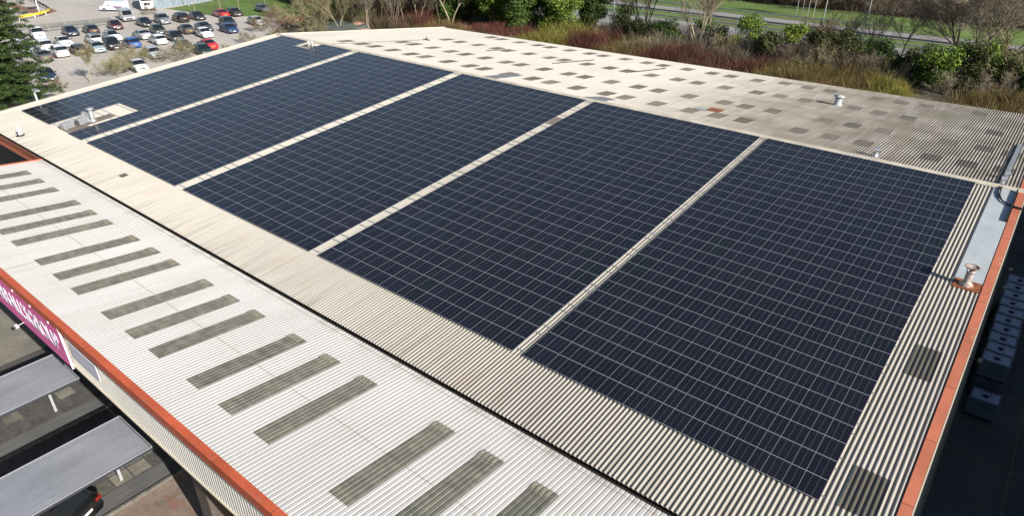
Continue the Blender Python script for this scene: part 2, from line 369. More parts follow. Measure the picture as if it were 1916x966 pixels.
# courtyard paving patches
pav = MB()
M['pave_pale'] = mat('pale worn paving', (0.20, 0.185, 0.155), .9, noise=[((.5, .5, 1), .2, 5), ((4, 4, 1), .12, 3)])
M['pave_pink'] = mat('pinkish broken paving', (0.235, 0.185, 0.15), .9, noise=[((1.1, .35, 1), .22, 5), ((5, 5, 1), .15, 3)])
ramp_mix(M['pave_pink'], noise_mask((.5, 3.2, 1), .56, .66, .55), (.28, .11, .075))
M['pave_dark'] = mat('dark block paving', (0.085, 0.08, 0.075), .9, noise=[((1, 2.5, 1), .3, 5), ((6, 6, 1), .2, 3)])
M['pave_rib'] = mat('grey strip paving', (0.12, 0.12, 0.118), .9, noise=[((9, .4, 1), .2, 3), ((.8, .8, 1), .15, 4)])
sheet('paving_pale', [(-60, -60), (-27.0, -60), (-27.0, -3), (-60, -3)], .004, M['pave_pale'])
M['pave_tile'] = mat('mixed paving tiles', (.155, .145, .12), .9, noise=[((2, 2, 1), .3, 4)], island=.45)
sheet('paving_pink', [(-12.15, -24), (-7.5, -24), (-7.5, -7), (-12.15, -7)], .004, M['pave_pink'])
sheet('paving_strip', [(-20.3, -24), (-19.1, -24), (-19.1, -7), (-20.3, -7)], .006, M['pave_rib'])
sheet('paving_strip_near', [(-13.4, -24), (-12.2, -24), (-12.2, -7), (-13.4, -7)], .006, M['pave_rib'])
sheet('paving_block', [(-18.0, -24), (-13.42, -24), (-13.42, -7), (-18.0, -7)], .004, M['pave_dark'])
sheet('paving_block', [(-23.4, -24), (-20.32, -24), (-20.32, -7), (-23.4, -7)], .004, M['pave_dark'])
mb = MB()
for x in (-19.1, -12.2): mb.box((x, -15.5, .05), (.14, 17, .10))
M['kerb_old'] = mat('mossy kerb', (.15, .145, .125), .9, noise=((4, 4, 4), .35))
o = mb.build('paving_kerb', M['kerb_old']); o['kind'] = 'structure'
mb = MB()
for i in range(14):
    for j, (x0, x1) in enumerate(((-16.0, -15.2), (-15.12, -14.35), (-14.3, -13.5), (-21.3, -20.5), (-22.3, -21.5))):
        if (i * 3 + j * 5) % 7 not in (0, 3) and (j < 3 or (i * j) % 3 == 1): mb.box(((x0 + x1) / 2, -9.2 - i * .80, .012), (x1 - x0 - .04, .72, .004))
o = mb.build('paving_slab', M['pave_tile']); o['kind'] = 'structure'

# ================================================================= MAIN BUILDING
bld = empty('industrial_building', (0, 0, 0))
tag(bld, 'long low industrial building whose shallow cream corrugated roof carries the solar arrays', 'building')
NC = 10
vb = [EAVE + (RV - EAVE) * i / NC for i in range(NC + 1)]
courses = [(vb[i], min(vb[i + 1] + .10, RV - .02), .008, 0.0) for i in range(NC)]
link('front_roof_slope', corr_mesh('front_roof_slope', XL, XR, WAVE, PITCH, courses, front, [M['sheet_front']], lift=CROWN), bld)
def back_eave(x): return 46.2 + (x + 48.5) * (50.35 - 46.2) / (11.6 + 48.5)
def back_left(y): return XL + (y - YR) * (XL + 48.7 + 0) / -21.0 if False else XL + (y - YR) * 3.6 / 21.3
# back slope: rows of sheets; left edge follows the gable line
NB = 8
def back_clip(x, t): return YR + .02 + t * (back_eave(x) - YR)
cs = [((i + 1) / NB + (.004 if i < NB - 1 else 0), i / NB, .013, 0.0) for i in range(NB)]
V = []; F = []; A_ = []
xs = []; hs = []
k = math.floor(XL / PITCH)
while k * PITCH < XR:
    for dx, h in WAVE:
        if XL <= k * PITCH + dx <= XR: xs.append(k * PITCH + dx); hs.append(h)
    k += 1
n_ = len(xs)
for t1, t0, l1, l0 in cs:
    o_ = len(V)
    for t, dl in ((t1, l1), (t0, l0)):
        for x, h in zip(xs, hs):
            y = back_clip(x, t); xl = back_left(y); xx = max(x, xl)
            V.append(back(xx, y, h + CROWN + dl)); A_.append(-h / DEPTH)
    F += [(o_ + n_ + i, o_ + n_ + i + 1, o_ + i + 1, o_ + i) for i in range(n_ - 1)]
    o2 = len(V)
    for dz in (0, -.014):
        for x, h in zip(xs, hs):
            y = back_clip(x, t1); V.append(back(max(x, back_left(y)), y, h + CROWN + l1 + dz)); A_.append(-h / DEPTH)
    F += [(o2 + i, o2 + i + 1, o2 + n_ + i + 1, o2 + n_ + i) for i in range(n_ - 1)]
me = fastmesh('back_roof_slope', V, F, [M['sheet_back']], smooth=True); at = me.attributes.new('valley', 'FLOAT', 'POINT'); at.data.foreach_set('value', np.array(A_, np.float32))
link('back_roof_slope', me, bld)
# ridge capping : two wings with thickness, in lengths
mb = MB(); L_ = 1.6; x = XL
while x < XR - .05:
    x1 = min(x + L_, XR + .3)
    A = front(x + .004, RV - .27, CROWN + .03); B = front(x1, RV - .27, CROWN + .03); Cc = (x1, YR, ZR + .055); D = (x + .004, YR, ZR + .055)
    E_ = back(x1, YR + .27, CROWN + .03); F_ = back(x + .004, YR + .27, CROWN + .03)
    mb.add([A, B, Cc, D, E_, F_], [(0, 1, 2, 3), (3, 2, 4, 5)])
    A2, B2, E2, F2 = [(p[0], p[1], p[2] - .035) for p in (A, B, E_, F_)]
    mb.add([A, B, B2, A2], [(3, 2, 1, 0)]); mb.add([E_, F_, F2, E2], [(3, 2, 1, 0)])
    x = x1
mb.build('ridge_cap', M['ridge'], bld)
# walls
mb = MB()
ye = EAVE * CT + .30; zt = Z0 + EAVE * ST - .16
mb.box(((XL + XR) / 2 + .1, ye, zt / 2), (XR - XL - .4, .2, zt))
mb.build('front_wall', mat('wall with painted shade', (.022, .023, .02), .8, noise=((4, 4, .2), .5)), bld)  # shade under the eave is put into the wall's near-black colour
def zroof(y): return (Z0 + y * math.tan(TH) if y <= YR else ZR - (y - YR) * math.tan(TH))
ybe = 50.45
mb = MB()
for y0, y1 in ((ye, YR), (YR, ybe)):
    za, zb = zroof(y0) - .13, zroof(y1) - .13
    mb.hexa([(13.3, y0, 0), (14.02, y0, 0), (14.02, y1, 0), (13.3, y1, 0), (13.3, y0, za), (13.46, y0, za), (13.46, y1, zb), (13.3, y1, zb)])
mb.build('gable_wall', M['wall'], bld)
mb = MB()
mb.add([(XL + .1, ye, 0), (XL + .1, YR, 0), (XL + .1, YR, ZR - .17), (XL + .1, ye, zt)], [(0, 3, 2, 1)])
mb.add([(XL + .1, YR, 0), (back_left(46) + .1, 46, 0), (back_left(46) + .1, 46, zroof(46) - .17), (XL + .1, YR, ZR - .17)], [(0, 3, 2, 1)])
mb.add([(back_left(46) + .1, 46, 0), (13.3, back_eave(13.3) - .1, 0), (13.3, back_eave(13.3) - .1, zroof(50.3) - .17), (back_left(46) + .1, 46, zroof(46) - .17)], [(0, 3, 2, 1)])
mb.build('far_wall', M['wall'], bld)
# orange gable capping (flat band following the slope) with cream outer edge
cap = MB(); trim = MB()
for y0, y1 in ((EAVE - .1, YR), (YR, ybe + .1)):
    za, zb = zroof(y0) + .03, zroof(y1) + .03
    za -= .075; zb -= .075
    cap.hexa([(13.09, y0, za - .12), (13.42, y0, za - .12), (13.42, y1, zb - .12), (13.09, y1, zb - .12), (13.09, y0, za), (13.42, y0, za), (13.42, y1, zb), (13.09, y1, zb)])
    trim.hexa([(13.423, y0, za - .2), (13.455, y0, za - .2), (13.455, y1, zb - .2), (13.423, y1, zb - .2), (13.423, y0, za + .006), (13.455, y0, za + .006), (13.455, y1, zb + .006), (13.423, y1, zb + .006)])
for k in range(18):
    yj = EAVE + 1.2 + k * 3.0; zj = zroof(yj) - .012
    MB().box((13.27, yj, zj - .03), (.31, .03, .008)).build('capping_joint', M['redbrown'], bld)
cap.build('gable_capping', M['orange_cap'], bld); trim.build('capping_edge', M['cream_trim'], bld)
# far verge board
mb = MB()
za, zb = Z0 + EAVE * ST, ZR
mb.hexa([(XL - .12, EAVE * CT, za - .25), (XL + .16, EAVE * CT, za - .25), (XL + .16, YR, zb - .25), (XL - .12, YR, zb - .25), (XL - .12, EAVE * CT, za + .0), (XL + .16, EAVE * CT, za), (XL + .16, YR, zb), (XL - .12, YR, zb)])
yb = 46.3; xb = back_left(yb); zc = zroof(yb)
mb.hexa([(XL - .12, YR, zb - .25), (XL + .16, YR, zb - .25), (xb + .16, yb, zc - .25), (xb - .12, yb, zc - .25), (XL - .12, YR, zb), (XL + .16, YR, zb), (xb + .16, yb, zc), (xb - .12, yb, zc)])
mb.build('verge_board', M['cream_trim'], bld)
# valley gutter between the two roofs, and red fascia left of the wing
mb = MB(); yg = EAVE * CT; zg = Z0 + EAVE * ST - .10
mb.box(((XL + XR) / 2, yg - .05, zg - .22), (XR - XL, .40, .03)); mb.box(((XL + XR) / 2, yg + .10, zg - .11), (XR - XL, .02, .22))
mb.build('valley_gutter', M['gutter'], bld)
mb = MB(); mb.box(((XL - 38.9) / 2, yg - .25, zg - .15), (XL * -1 - 38.9, .05, .42)); mb.box(((XL - 38.9) / 2, yg - .42, zg - .36), (XL * -1 - 38.9, .26, .05))
mb.build('eaves_fascia', M['redbrown'], bld)
# rooflights of the back slope (positions measured on the roof)
RL = [[-45.0, 28.1], [-42.6, 28.3], [-40.8, 28.4], [-38.1, 28.3], [-35.4, 28.2], [-33.6, 28.3], [-30.7, 28.2], [-28.0, 28.2], [-26.3, 28.2], [-23.5, 28.1], [-21.0, 28.2], [-19.2, 28.2], [-16.5, 28.1], [-13.9, 28.2], [-12.1, 28.2], [-9.5, 28.2], [-6.8, 28.2], [-4.8, 28.3], [-3.0, 28.5], [0.7, 28.7], [2.6, 28.7], [4.6, 28.7], [8.5, 28.6], [10.4, 28.8], [12.2, 29.0], [-41.7, 32.9], [-40.0, 32.9], [-37.3, 32.9], [-34.6, 32.8], [-32.7, 32.8], [-30.1, 32.8], [-27.5, 32.7], [-25.8, 32.8], [-23.2, 32.8], [-20.5, 32.8], [-18.8, 32.8], [-16.1, 32.8], [-13.6, 32.9], [-11.8, 32.9], [-9.2, 33.0], [-6.4, 33.2], [-4.6, 33.2], [-2.7, 33.4], [1.0, 33.6], [2.9, 33.6], [4.9, 33.6], [8.6, 34.0], [10.6, 34.0], [12.2, 33.8], [-40.8, 38.6], [-38.8, 38.6], [-36.3, 38.7], [-33.6, 38.7], [-32.0, 38.5], [-29.4, 38.8], [-26.8, 38.7], [-25.1, 38.8], [-22.4, 38.8], [-19.9, 38.9], [-18.2, 38.9], [-15.6, 38.9], [-13.1, 39.1], [-11.3, 39.2], [-8.8, 39.3], [-6.2, 39.6], [-4.3, 39.8], [-2.4, 39.9], [1.4, 40.2], [3.2, 40.1], [5.1, 40.0], [10.7, 40.0], [-39.7, 44.8], [-38.0, 44.7], [-35.3, 44.6], [-32.8, 44.7], [-31.2, 44.7], [-28.7, 44.8], [-26.2, 44.9], [-24.4, 44.9], [-22.0, 45.1], [-19.4, 45.1], [-17.7, 45.1], [-15.1, 45.2], [-12.6, 45.3], [-10.9, 45.4], [-8.3, 45.5], [-6.2, 46.4], [-4.0, 46.1], [-2.2, 46.3], [1.6, 46.4], [3.5, 46.3], [5.3, 46.6], [9.0, 46.9]]
proto = corr_mesh('rooflight', 0, PITCH * 6, WAVE, PITCH, [(.85, -.85, 0, 0)], lambda x, a, h: (x, a + h * ST, -a * math.tan(TH) + h * CT), [M['rooflight_old']], lift=CROWN + .024, thick=True)
for x, y in RL:
    o = link('rooflight', proto, bld); xx = (round((x - 3 * PITCH) / PITCH)) * PITCH
    o.location = (xx, y, ZR - (y - YR) * math.tan(TH))
def front_light(x0, x1, v0, v1, m):
    k0 = round(x0 / PITCH) * PITCH; k1 = round(x1 / PITCH) * PITCH
    return link('rooflight', corr_mesh('rooflight', k0, k1, WAVE, PITCH, [(v0, v1, 0, 0)], front, [m], lift=CROWN + .024), bld)
front_light(11.75, 12.72, 7.3, 9.25, M['rooflight_dark'])
front_light(11.7, 12.6, .2, 2.05, M['rooflight_dark'])
front_light(-13.45, -12.75, 19.8, 21.1, M['rooflight_old'])
front_light(-31.25, -30.85, -1.25, -.83, M['rooflight_dark'])
front_light(-43.9, -41.9, .1, 1.65, M['rooflight_old'])
front_light(-43.6, -42.7, 1.67, 3.75, M['rooflight_old'])
front_light(12.5, 13.0, 17.3, 19.0, M['rooflight_dark'])
front_light(-45.9, -44.5, 23.3, 24.2, M['rooflight_old'])
# pale membrane sheets beside the gable
for y0, y1 in ((14.75, 18.45), (18.46, 20.9), (20.91, 24.7)):
    mb = MB(); c = [front(x, y / CT, h) for h in (-.085, -.045) for x, y in ((12.02, y0), (13.05, y0), (13.05, y1), (12.02, y1))]
    mb.hexa(c); mb.build('membrane_sheet', M['slab'], bld)
mb = MB(); c = [front(x, y, h) for h in (-.10, -.04) for x, y in ((12.05, 14.05), (13.04, 14.05), (13.04, 14.78), (12.05, 14.78))]
mb.hexa(c); o = mb.build('flashing', M['rust'], bld)
mb = MB(); c = [front(x, y / CT, h) for h in (-.06, .10) for x, y in ((12.98, 21.0), (13.055, 21.0), (13.055, 24.75), (12.98, 24.75))]
mb.hexa(c); mb.build('upstand', M['black'], bld)
# long grey sheets and joints lying on the back slope
def back_patch(name, pts, m, h0=-.075, h1=-.05):
    mb = MB(); c = [back(x, y, h) for h in (h0, h1) for x, y in pts]; mb.hexa(c); return mb.build(name, m, bld)
M['greypatch'] = mat('grey membrane strip', (.19, .20, .205), .7, noise=((1, 1, 1), .1))
back_patch('repair_strip', [(-24.0, 25.5), (-22.7, 25.5), (-22.3, 28.6), (-23.3, 28.6)], M['greypatch'])
back_patch('repair_strip', [(-14.2, 25.5), (-12.4, 25.5), (-12.2, 26.8), (-13.4, 26.8)], M['greypatch'])
back_patch('repair_strip', [(-6.2, 29.3), (-5.2, 29.3), (-5.2, 30.4), (-6.2, 30.4)], M['rust'])
back_patch('repair_strip', [(-6.9, 28.9), (-6.0, 28.9), (-6.3, 29.7), (-7.1, 29.7)], M['offwhite'], -.075, -.045)
for a, b in (((-24.6, 36.0), (-23.5, 41.6)), ((-17.6, 38.6), (-16.7, 43.6)), ((-33.2, 36.5), (-32.3, 39.2))):
    back_patch('repair_strip', [(a[0] - .06, a[1]), (a[0] + .06, a[1]), (b[0] + .06, b[1]), (b[0] - .06, b[1])], M['black'], -.08, -.03)

# ---------------- things on the main roof
def cone_vent(loc, label):
    t = empty('roof_vent', loc); tag(t, label, 'vent')
    return t
v = cone_vent(front(-45.05, -2.1, CROWN - .03), 'small white conical vent alone on the cream roof near the far corner')
MB().lathe((0, 0, 0), [(.32, 0), (.30, .04), (.14, .10)], 14).build('base_flange', M['black'], v)
MB().lathe((0, 0, .08), [(.15, 0), (.14, .25), (.22, .30), (.05, .62), (0, .62)], 14).build('cowl', M['white'], v)
# boxes + flue in the panel cut-out
for (x, y, lab) in ((-43.3, .55, 'lower of two grey louvred vent boxes in the gap cut out of the far array'), (-43.35, 1.65, 'upper of two grey louvred vent boxes, next to the tall flue')):
    b_ = empty('vent_box', front(x, y, CROWN)); tag(b_, lab, 'vent box', 'grey vent boxes in the array gap'); b_.rotation_euler = (TH, 0, .15)
    MB().box((0, 0, .22), (.55, .8, .36)).build('housing', M['galv'], b_)
    l_ = MB()
    for k in range(4): l_.box((-.29, 0, .1 + k * .08), (.03, .7, .03))
    l_.build('louvre', M['gutter'], b_)
    MB().box((0, 0, .42), (.66, .9, .03)).build('lid', M['offwhite'], b_)
f_ = empty('flue', front(-43.2, 2.3, CROWN)); tag(f_, 'tall galvanised flue with a side cowl rising from the far array gap', 'flue')
MB().lathe((0, 0, 0), [(.30, 0), (.28, .1), (.17, .14), (.17, .85)], 16).build('pipe', M['galv'], f_)
MB().lathe((0, 0, .82), [(.17, 0), (.28, .06), (.30, .16), (.12, .22), (0, .22)], 16).build('cap', M['galv'], f_)
mb = MB(); mb.tube((-.15, -.1, .45), (-.55, -.3, .62), .13, .13, 12); mb.tube((-.55, -.3, .62), (-.62, -.34, .35), .17, .2, 12); mb.build('side_cowl', M['galv'], f_)
for x, y, lab in ((-45.05, 23.75, 'left of two tiny white cowls in the notch at the ridge end'), (-44.75, 23.95, 'right of two tiny white cowls in the notch at the ridge end')):
    c_ = empty('roof_cowl', front(x, y, CROWN)); tag(c_, lab, 'cowl', 'white cowls in the ridge notch')
    MB().lathe((0, 0, 0), [(.10, 0), (.08, .4)], 10).build('pipe', M['offwhite'], c_); MB().lathe((0, 0, .38), [(.08, 0), (.15, .05), (.02, .16), (0, .16)], 10).build('cap', M['white'], c_)
# big mushroom vent on the back slope
v = empty('roof_vent', back(.02, 40.2, CROWN)); tag(v, 'pale cylindrical roof vent with a conical hat on the back slope', 'vent')
MB().lathe((0, 0, -.05), [(.36, 0), (.34, .12), (.26, .15), (.26, .62)], 20).build('cylinder', M['offwhite'], v)
MB().lathe((0, 0, .55), [(.262, 0), (.262, .09)], 20).build('opening', M['black'], v)
MB().lathe((0, 0, .66), [(.40, 0), (.41, .03), (.10, .17), (0, .17)], 20).build('hat', M['offwhite'], v)
def goose(loc, lab, s=1.0):
    g = empty('roof_vent', loc); tag(g, lab, 'vent'); g.scale = (s, s, s)
    MB().lathe((0, 0, -.03), [(.24, 0), (.13, .07), (.13, .3)], 12).build('pipe', M['galv'], g)
    MB().tube((-.1, 0, .36), (.22, .05, .42), .17, .12, 12).build('hood', M['alu'], g)
goose(back(5.9, 26.05, CROWN), 'small silver hooded vent just behind the ridge above the nearest array')
goose(back(12.25, 25.7, CROWN), 'nearer small hooded vent by the cable tray beyond the ridge', .8)
goose(back(12.3, 27.0, CROWN), 'farther small hooded vent by the cable tray beyond the ridge', .8)
v = empty('roof_vent', back(-41.6, 36.3, CROWN)); tag(v, 'small dark pipe bracket at the far end of the thin cable', 'vent')
MB().tube((0, 0, 0), (0, 0, .3), .06).build('pipe', M['black'], v); MB().box((0, 0, .05), (.9, .16, .06)).build('bracket', M['black'], v)
o = MB().path([back(-43.9, 25.3, CROWN + .03), back(-43.7, 27.0, CROWN + .03), back(-42.9, 30.5, CROWN + .03), back(-41.7, 36.1, CROWN + .03)], .035, 5).build('roof_cable', M['greypatch'])
tag(o, 'thin grey cable running across the far cream roof from the ridge notch', 'cable')
# rusty flue by the gable
f_ = empty('flue', front(12.5, 14.42, CROWN + .02)); tag(f_, 'rusty white flue with an open dish cap beside the orange gable capping', 'flue')
M['flue_paint'] = mat('rusting flue paint', (.38, .36, .33), .6, noise=((5, 5, 5), .2)); ramp_mix(M['flue_paint'], noise_mask((7, 7, 9), .52, .6, .8), (.26, .09, .035))
MB().lathe((0, 0, 0), [(.27, 0), (.27, .05), (.20, .09), (.20, .12), (.145, .15), (.145, .62)], 22).build('pipe', M['flue_paint'], f_)
MB().lathe((0, 0, .62), [(.145, 0), (.165, .015), (.165, .09), (.145, .10)], 22).build('collar', M['galv'], f_)
mb = MB(); mb.lathe((0, 0, .74), [(.08, 0), (.25, .10), (.262, .13), (.235, .125), (.07, .03), (0, .03)], 22)
for k in range(3): mb.tube((.12 * math.cos(k * 2.1), .12 * math.sin(k * 2.1), .68), (.12 * math.cos(k * 2.1), .12 * math.sin(k * 2.1), .80), .012, .012, 5)
mb.build('dish_cap', M['flue_paint'], f_)
mb = MB(); 
for k in range(22):
    t0, t1 = 2 * math.pi * k / 22, 2 * math.pi * (k + 1) / 22
    mb.tube((.258 * math.cos(t0), .258 * math.sin(t0), .868), (.258 * math.cos(t1), .258 * math.sin(t1), .868), .018, .018, 5)
mb.build('rim', M['rust'], f_)
# armoured cables over the membrane and tray beyond the ridge
pts = [(12.25, 26.0), (12.24, 24.6), (12.26, 24.0), (12.36, 23.55), (12.55, 23.2), (12.8, 22.95), (13.15, 22.8), (13.5, 22.75)]
for d, lab in ((0, 'inner thick black cable curving over the pale membrane to the gable'), (.10, 'outer thick black cable curving over the pale membrane to the gable')):
    P3 = [(front(x + d * (.9 if i < 4 else .3), (y - d * .8) / CT, .02) if y < YR else back(x + d, y, .02)) for i, (x, y) in enumerate(pts)]
    tag(MB().path(P3, .035, 6).build('armoured_cable', M['black']), lab, 'cable', 'black cables at the gable end')
o = MB().hexa([back(x, y, h) for h in (-.05, .03) for x, y in ((12.18, YR + .3), (12.42, YR + .3), (12.42, 37), (12.18, 37))]).build('cable_tray', M['galv'])
tag(o, 'grey metal cable tray running down the back slope by the gable', 'cable tray')
# floodlight on a pole at the far gable, wall lights at the near gable
p_ = empty('floodlight', (-52.42, 1.75, 6.95)); tag(p_, 'white pole floodlight standing at the far gable beside the pine', 'floodlight')
MB().tube((0, 0, 0), (0, 0, 1.0), .07, .07).build('pole', M['white'], p_); MB().box((.1, .1, 1.05), (.75, .35, .13)).build('lamp_head', M['galv'], p_)
for y, lab in ((10.2, 'nearer wall light on a bracket on the shaded gable wall'), (15.9, 'middle wall light on the shaded gable wall above the totes'), (17.6, 'farthest wall light on the gable wall above the totes')):
    w_ = empty('wall_light', (13.55, y, zroof(y) - .6)); tag(w_, lab, 'wall light', 'wall lights on the gable wall')
    MB().tube((-.1, 0, 0), (.22, 0, .05), .02).build('bracket', M['black'], w_); MB().box((.28, 0, .05), (.14, .22, .08)).build('lamp_head', M['barrier'], w_)

# ================================================================= SOLAR PANELS
ORD = ['zeroth', 'first', 'second', 'third', 'fourth', 'fifth', 'sixth', 'seventh', 'eighth', 'ninth', 'tenth', 'eleventh', 'twelfth', 'thirteenth', 'fourteenth']
AX = [0.0, -12.73, -25.62, -38.95, -50.86]        # left edges of arrays 5..1
AN = [10, 11, 11, 11, 10]
AX = [0.0, -0.515 - 11 * PX + .03, -13.53 - 11 * PX + .10, -26.56 - 11 * PX - .02, -39.82 - 10 * PX + .06]
gw, gh = PX - .008, PY - .024
def panel_geo():
    fr = MB(); lip = .010; lx = .0045; t = .030
    fr.box((gw / 2, lip / 2, -t / 2), (gw, lip, t)); fr.box((gw / 2, gh - lip / 2, -t / 2), (gw, lip, t))
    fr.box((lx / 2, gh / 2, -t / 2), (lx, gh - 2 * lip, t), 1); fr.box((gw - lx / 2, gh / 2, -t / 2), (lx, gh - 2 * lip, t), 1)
    gl_v = np.array([(lx, lip, -.003), (gw - lx, lip, -.003), (gw - lx, gh - lip, -.003), (lx, gh - lip, -.003)])
    return fr, gl_v
fr, glv = panel_geo()
fr_me = fr.mesh('frame', [M['frame'], M['frame_side']])
gl_me = fastmesh('cell_glass', glv, [[0, 1, 2, 3]], [M['solar']], uvs=[(0, 0), (1, 0), (1, 1), (0, 1)])
frv = np.array(fr.v); frf = np.array(fr.f)
cells = []
for a in range(5):
    for c in range(AN[a]):
        for r in range(14):
            if a == 4 and 5 <= c <= 7 and r <= 2: continue
            if a == 4 and c in (4, 5) and r == 13: continue
            cells.append((a, c, r))
AL = ['nearest array', 'second array from the right', 'third array from the right']
proto_root = None; n_ind = 0
indiv = [q for q in cells if q[0] < 2] + [(2, 10, r) for r in range(6)]
rest = [q for q in cells if q not in set(indiv)]
for a, c, r in indiv:
    p0 = front(AX[a] + c * PX + .01, r * PY + .01, 0)
    if proto_root is None:
        proto_root = empty('solar_panel'); link('frame', fr_me, proto_root); link('cell_glass', gl_me, proto_root); root = proto_root
    else:
        root = proto_root.copy(); COL.objects.link(root)
        for ch in proto_root.children:
            d = ch.copy(); COL.objects.link(d); d.parent = root
    root.location = p0; root.rotation_euler = (TH + random.uniform(-.0012, .0012), random.uniform(-.0015, .0015), 0)
    tag(root, 'solar panel, %s row up, %s from the left, %s' % (ORD[r + 1], ORD[c + 1], AL[a]), 'solar panel', 'solar panels on the near arrays')
Vf = []; Ff = []; Mi = []; UV = []
for a, c, r in rest:
    x0 = AX[a] + c * PX + .01; v0 = r * PY + .01; o_ = len(Vf); tx = random.uniform(-.0015, .0015); ty = random.uniform(-.0012, .0012)
    for q in frv: Vf.append(front(x0 + q[0], v0 + q[1], q[2] + q[0] * tx + q[1] * ty))
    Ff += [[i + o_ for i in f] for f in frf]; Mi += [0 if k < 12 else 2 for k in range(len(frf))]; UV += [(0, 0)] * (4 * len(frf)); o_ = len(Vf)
    for q in glv: Vf.append(front(x0 + q[0], v0 + q[1], q[2] + q[0] * tx + q[1] * ty))
    Ff.append([o_, o_ + 1, o_ + 2, o_ + 3]); Mi.append(1); UV += [(0, 0), (1, 0), (1, 1), (0, 1)]
o = link('distant_solar_panels', fastmesh('distant_solar_panels', Vf, Ff, [M['frame'], M['solar'], M['frame_side']], mi=Mi, uvs=UV))
tag(o, 'dark solar panels filling the three farther arrays on the cream roof', 'solar panels', kind='stuff')
# rails
for r in range(14):
    for side, dv in (('lower', .27), ('upper', PY - .27)):
        v_ = r * PY + dv
        mb = MB(); segs = [(AX[4] - .06, 10 * PX + .09)]
        if r == 13 and side == 'upper': segs = [(AX[4] - .06, AX[4] + 4 * PX), (AX[4] + 6 * PX, 10 * PX + .09)]
        for x0, x1 in segs:
            mb.hexa([front(x, v, h) for h in (-.066, -.032) for x, v in ((x0, v_ - .02), (x1, v_ - .02), (x1, v_ + .02), (x0, v_ + .02))])
        o = mb.build('mounting_rail', M['alu'])
        tag(o, 'long aluminium rail showing in the roof gaps, %s one beneath the %s panel row up' % (side, ORD[r + 1]), 'mounting rail', 'rails under the panels')

# ================================================================= FRONT WING (white roof)
wing = empty('roofed_wing', (0, 0, 0)); tag(wing, 'white roofed wing with orange fascia and long green grey rooflights', 'building')
PH = math.radians(6.0); CP, SP = math.cos(PH), math.sin(PH); WY, WZ = -2.97, 6.61
def wingp(x, s, h=0.0): return (x, WY - s * CP + h * SP * 0 - h * -SP * 0, WZ + s * SP + h * CP)
WX0, WX1 = -38.75, 13.3; WS = (10.42 - 2.97) / CP; WP = .178
BOX = box_profile(WP, .038)
BOX = [(0, 0), (WP * .64, 0), (WP * .76, -.022), (WP * .88, -.022)]
wc = [(WS * .52, .0, .006, 0), (WS, WS * .52 - .1, .010, 0.0)]
link('roof_sheet', corr_mesh('roof_sheet', WX0, WX1, BOX, WP, wc, wingp, [M['wing_sheet']], smooth=False), wing)
M['fixing'] = mat('dirty lap joint', (.36, .32, .27), .8, noise=((3, 3, 1), .3))
M['seal'] = mat('tan sealant patch', (.30, .265, .20), .8, noise=((6, 6, 1), .3))
for g in range(9):
    base = -36.9 + g * 7.02
# measured centres of the strips
WC = [-36.3, -34.2, -32.1, -29.0, -26.95, -25.0, -21.95, -19.85, -17.85, -14.85, -12.75, -10.75, -7.85, -5.7, -3.6, .35, 2.45, 4.55]
for xc in WC:
    k0 = round((xc - .5) / WP) * WP
    link('rooflight', corr_mesh('rooflight', k0, k0 + WP * 4.9, BOX, WP, [(6.1, 1.95, 0, 0)], wingp, [M['wing_light']], lift=.012, smooth=False), wing)
    link('rooflight_end', corr_mesh('rooflight_end', k0, k0 + WP * 4.9, BOX, WP, [(1.94, 1.55, 0, 0)], wingp, [M['wing_light']], lift=.02, smooth=False), wing)
    mb = MB()
    for q in range(4): 
        c = [wingp(k0 + WP * (q + .2), s, h) for h in (.03, .04) for s in (1.62, 1.85)]
        c = [wingp(x, s, h) for h in (.034, .042) for x, s in ((k0 + WP * (q + .1), 1.62), (k0 + WP * (q + .62), 1.62), (k0 + WP * (q + .62), 1.88), (k0 + WP * (q + .1), 1.88))]
        mb.hexa(c)
    mb.build('seal_strip', M['seal'], wing)
valley_dirt_shade(M['clad'], .8, .8, -50, 20); valley_dirt_shade(M['rooflight_dark'], .85, .85, -60, 20)  # shade painted into the cladding grooves; dark rooflight grooves are darkened likewise
for sv in (WS * .52 - .06, .22):
    link('sheet_lap', corr_mesh('sheet_lap', WX0 + .05, WX1 - .05, BOX, WP, [(sv + .018, sv - .018, 0, 0)], wingp, [M['fixing']], lift=.010, smooth=False, thick=False), wing)
fy = -10.46; fz = WZ + WS * SP
M['fastener'] = M['offwhite']
cap = MB(); cap.box(((WX0 + WX1) / 2, fy - .045, fz + .0), (WX1 - WX0 + .2, .27, .12)); cap.box(((WX0 + WX1) / 2, fy - .155, fz - .19), (WX1 - WX0 + .2, .05, .28))
for k in range(17):
    jn = MB(); jn.add([(WX0 + 1.5 + k * 3.05 + dx, y_, z_) for dx in (-.015, .015) for y_, z_ in ((fy + .08, fz + .064), (fy - .183, fz + .064), (fy - .183, fz - .3))], [(0, 3, 4, 1), (1, 4, 5, 2)]); jn.build('fascia_joint', M['redbrown'], wing)
cap.build('fascia_cap', M['orange'], wing)
CLP = .17
me = corr_mesh('fascia_cladding', WX0, WX1, [(0, 0), (CLP * .5, 0), (CLP * .6, -.03), (CLP * .9, -.03)], CLP, [(5.28, fz - .3, 0, 0)], lambda x, a, h: (x, fy - .05 - h, a), [M['clad']], smooth=False, thick=False)
link('fascia_cladding', me, wing)
MB().box(((WX0 + WX1) / 2, fy - .055, 5.25), (WX1 - WX0, .1, .07)).build('fascia_drip', M['cream_trim'], wing)
mb = MB()      # soffit and left end
mb.box(((WX0 + WX1) / 2, -6.7, 5.9), (WX1 - WX0 - .3, 7.0, .04)); mb.build('soffit', M['dark'], wing)
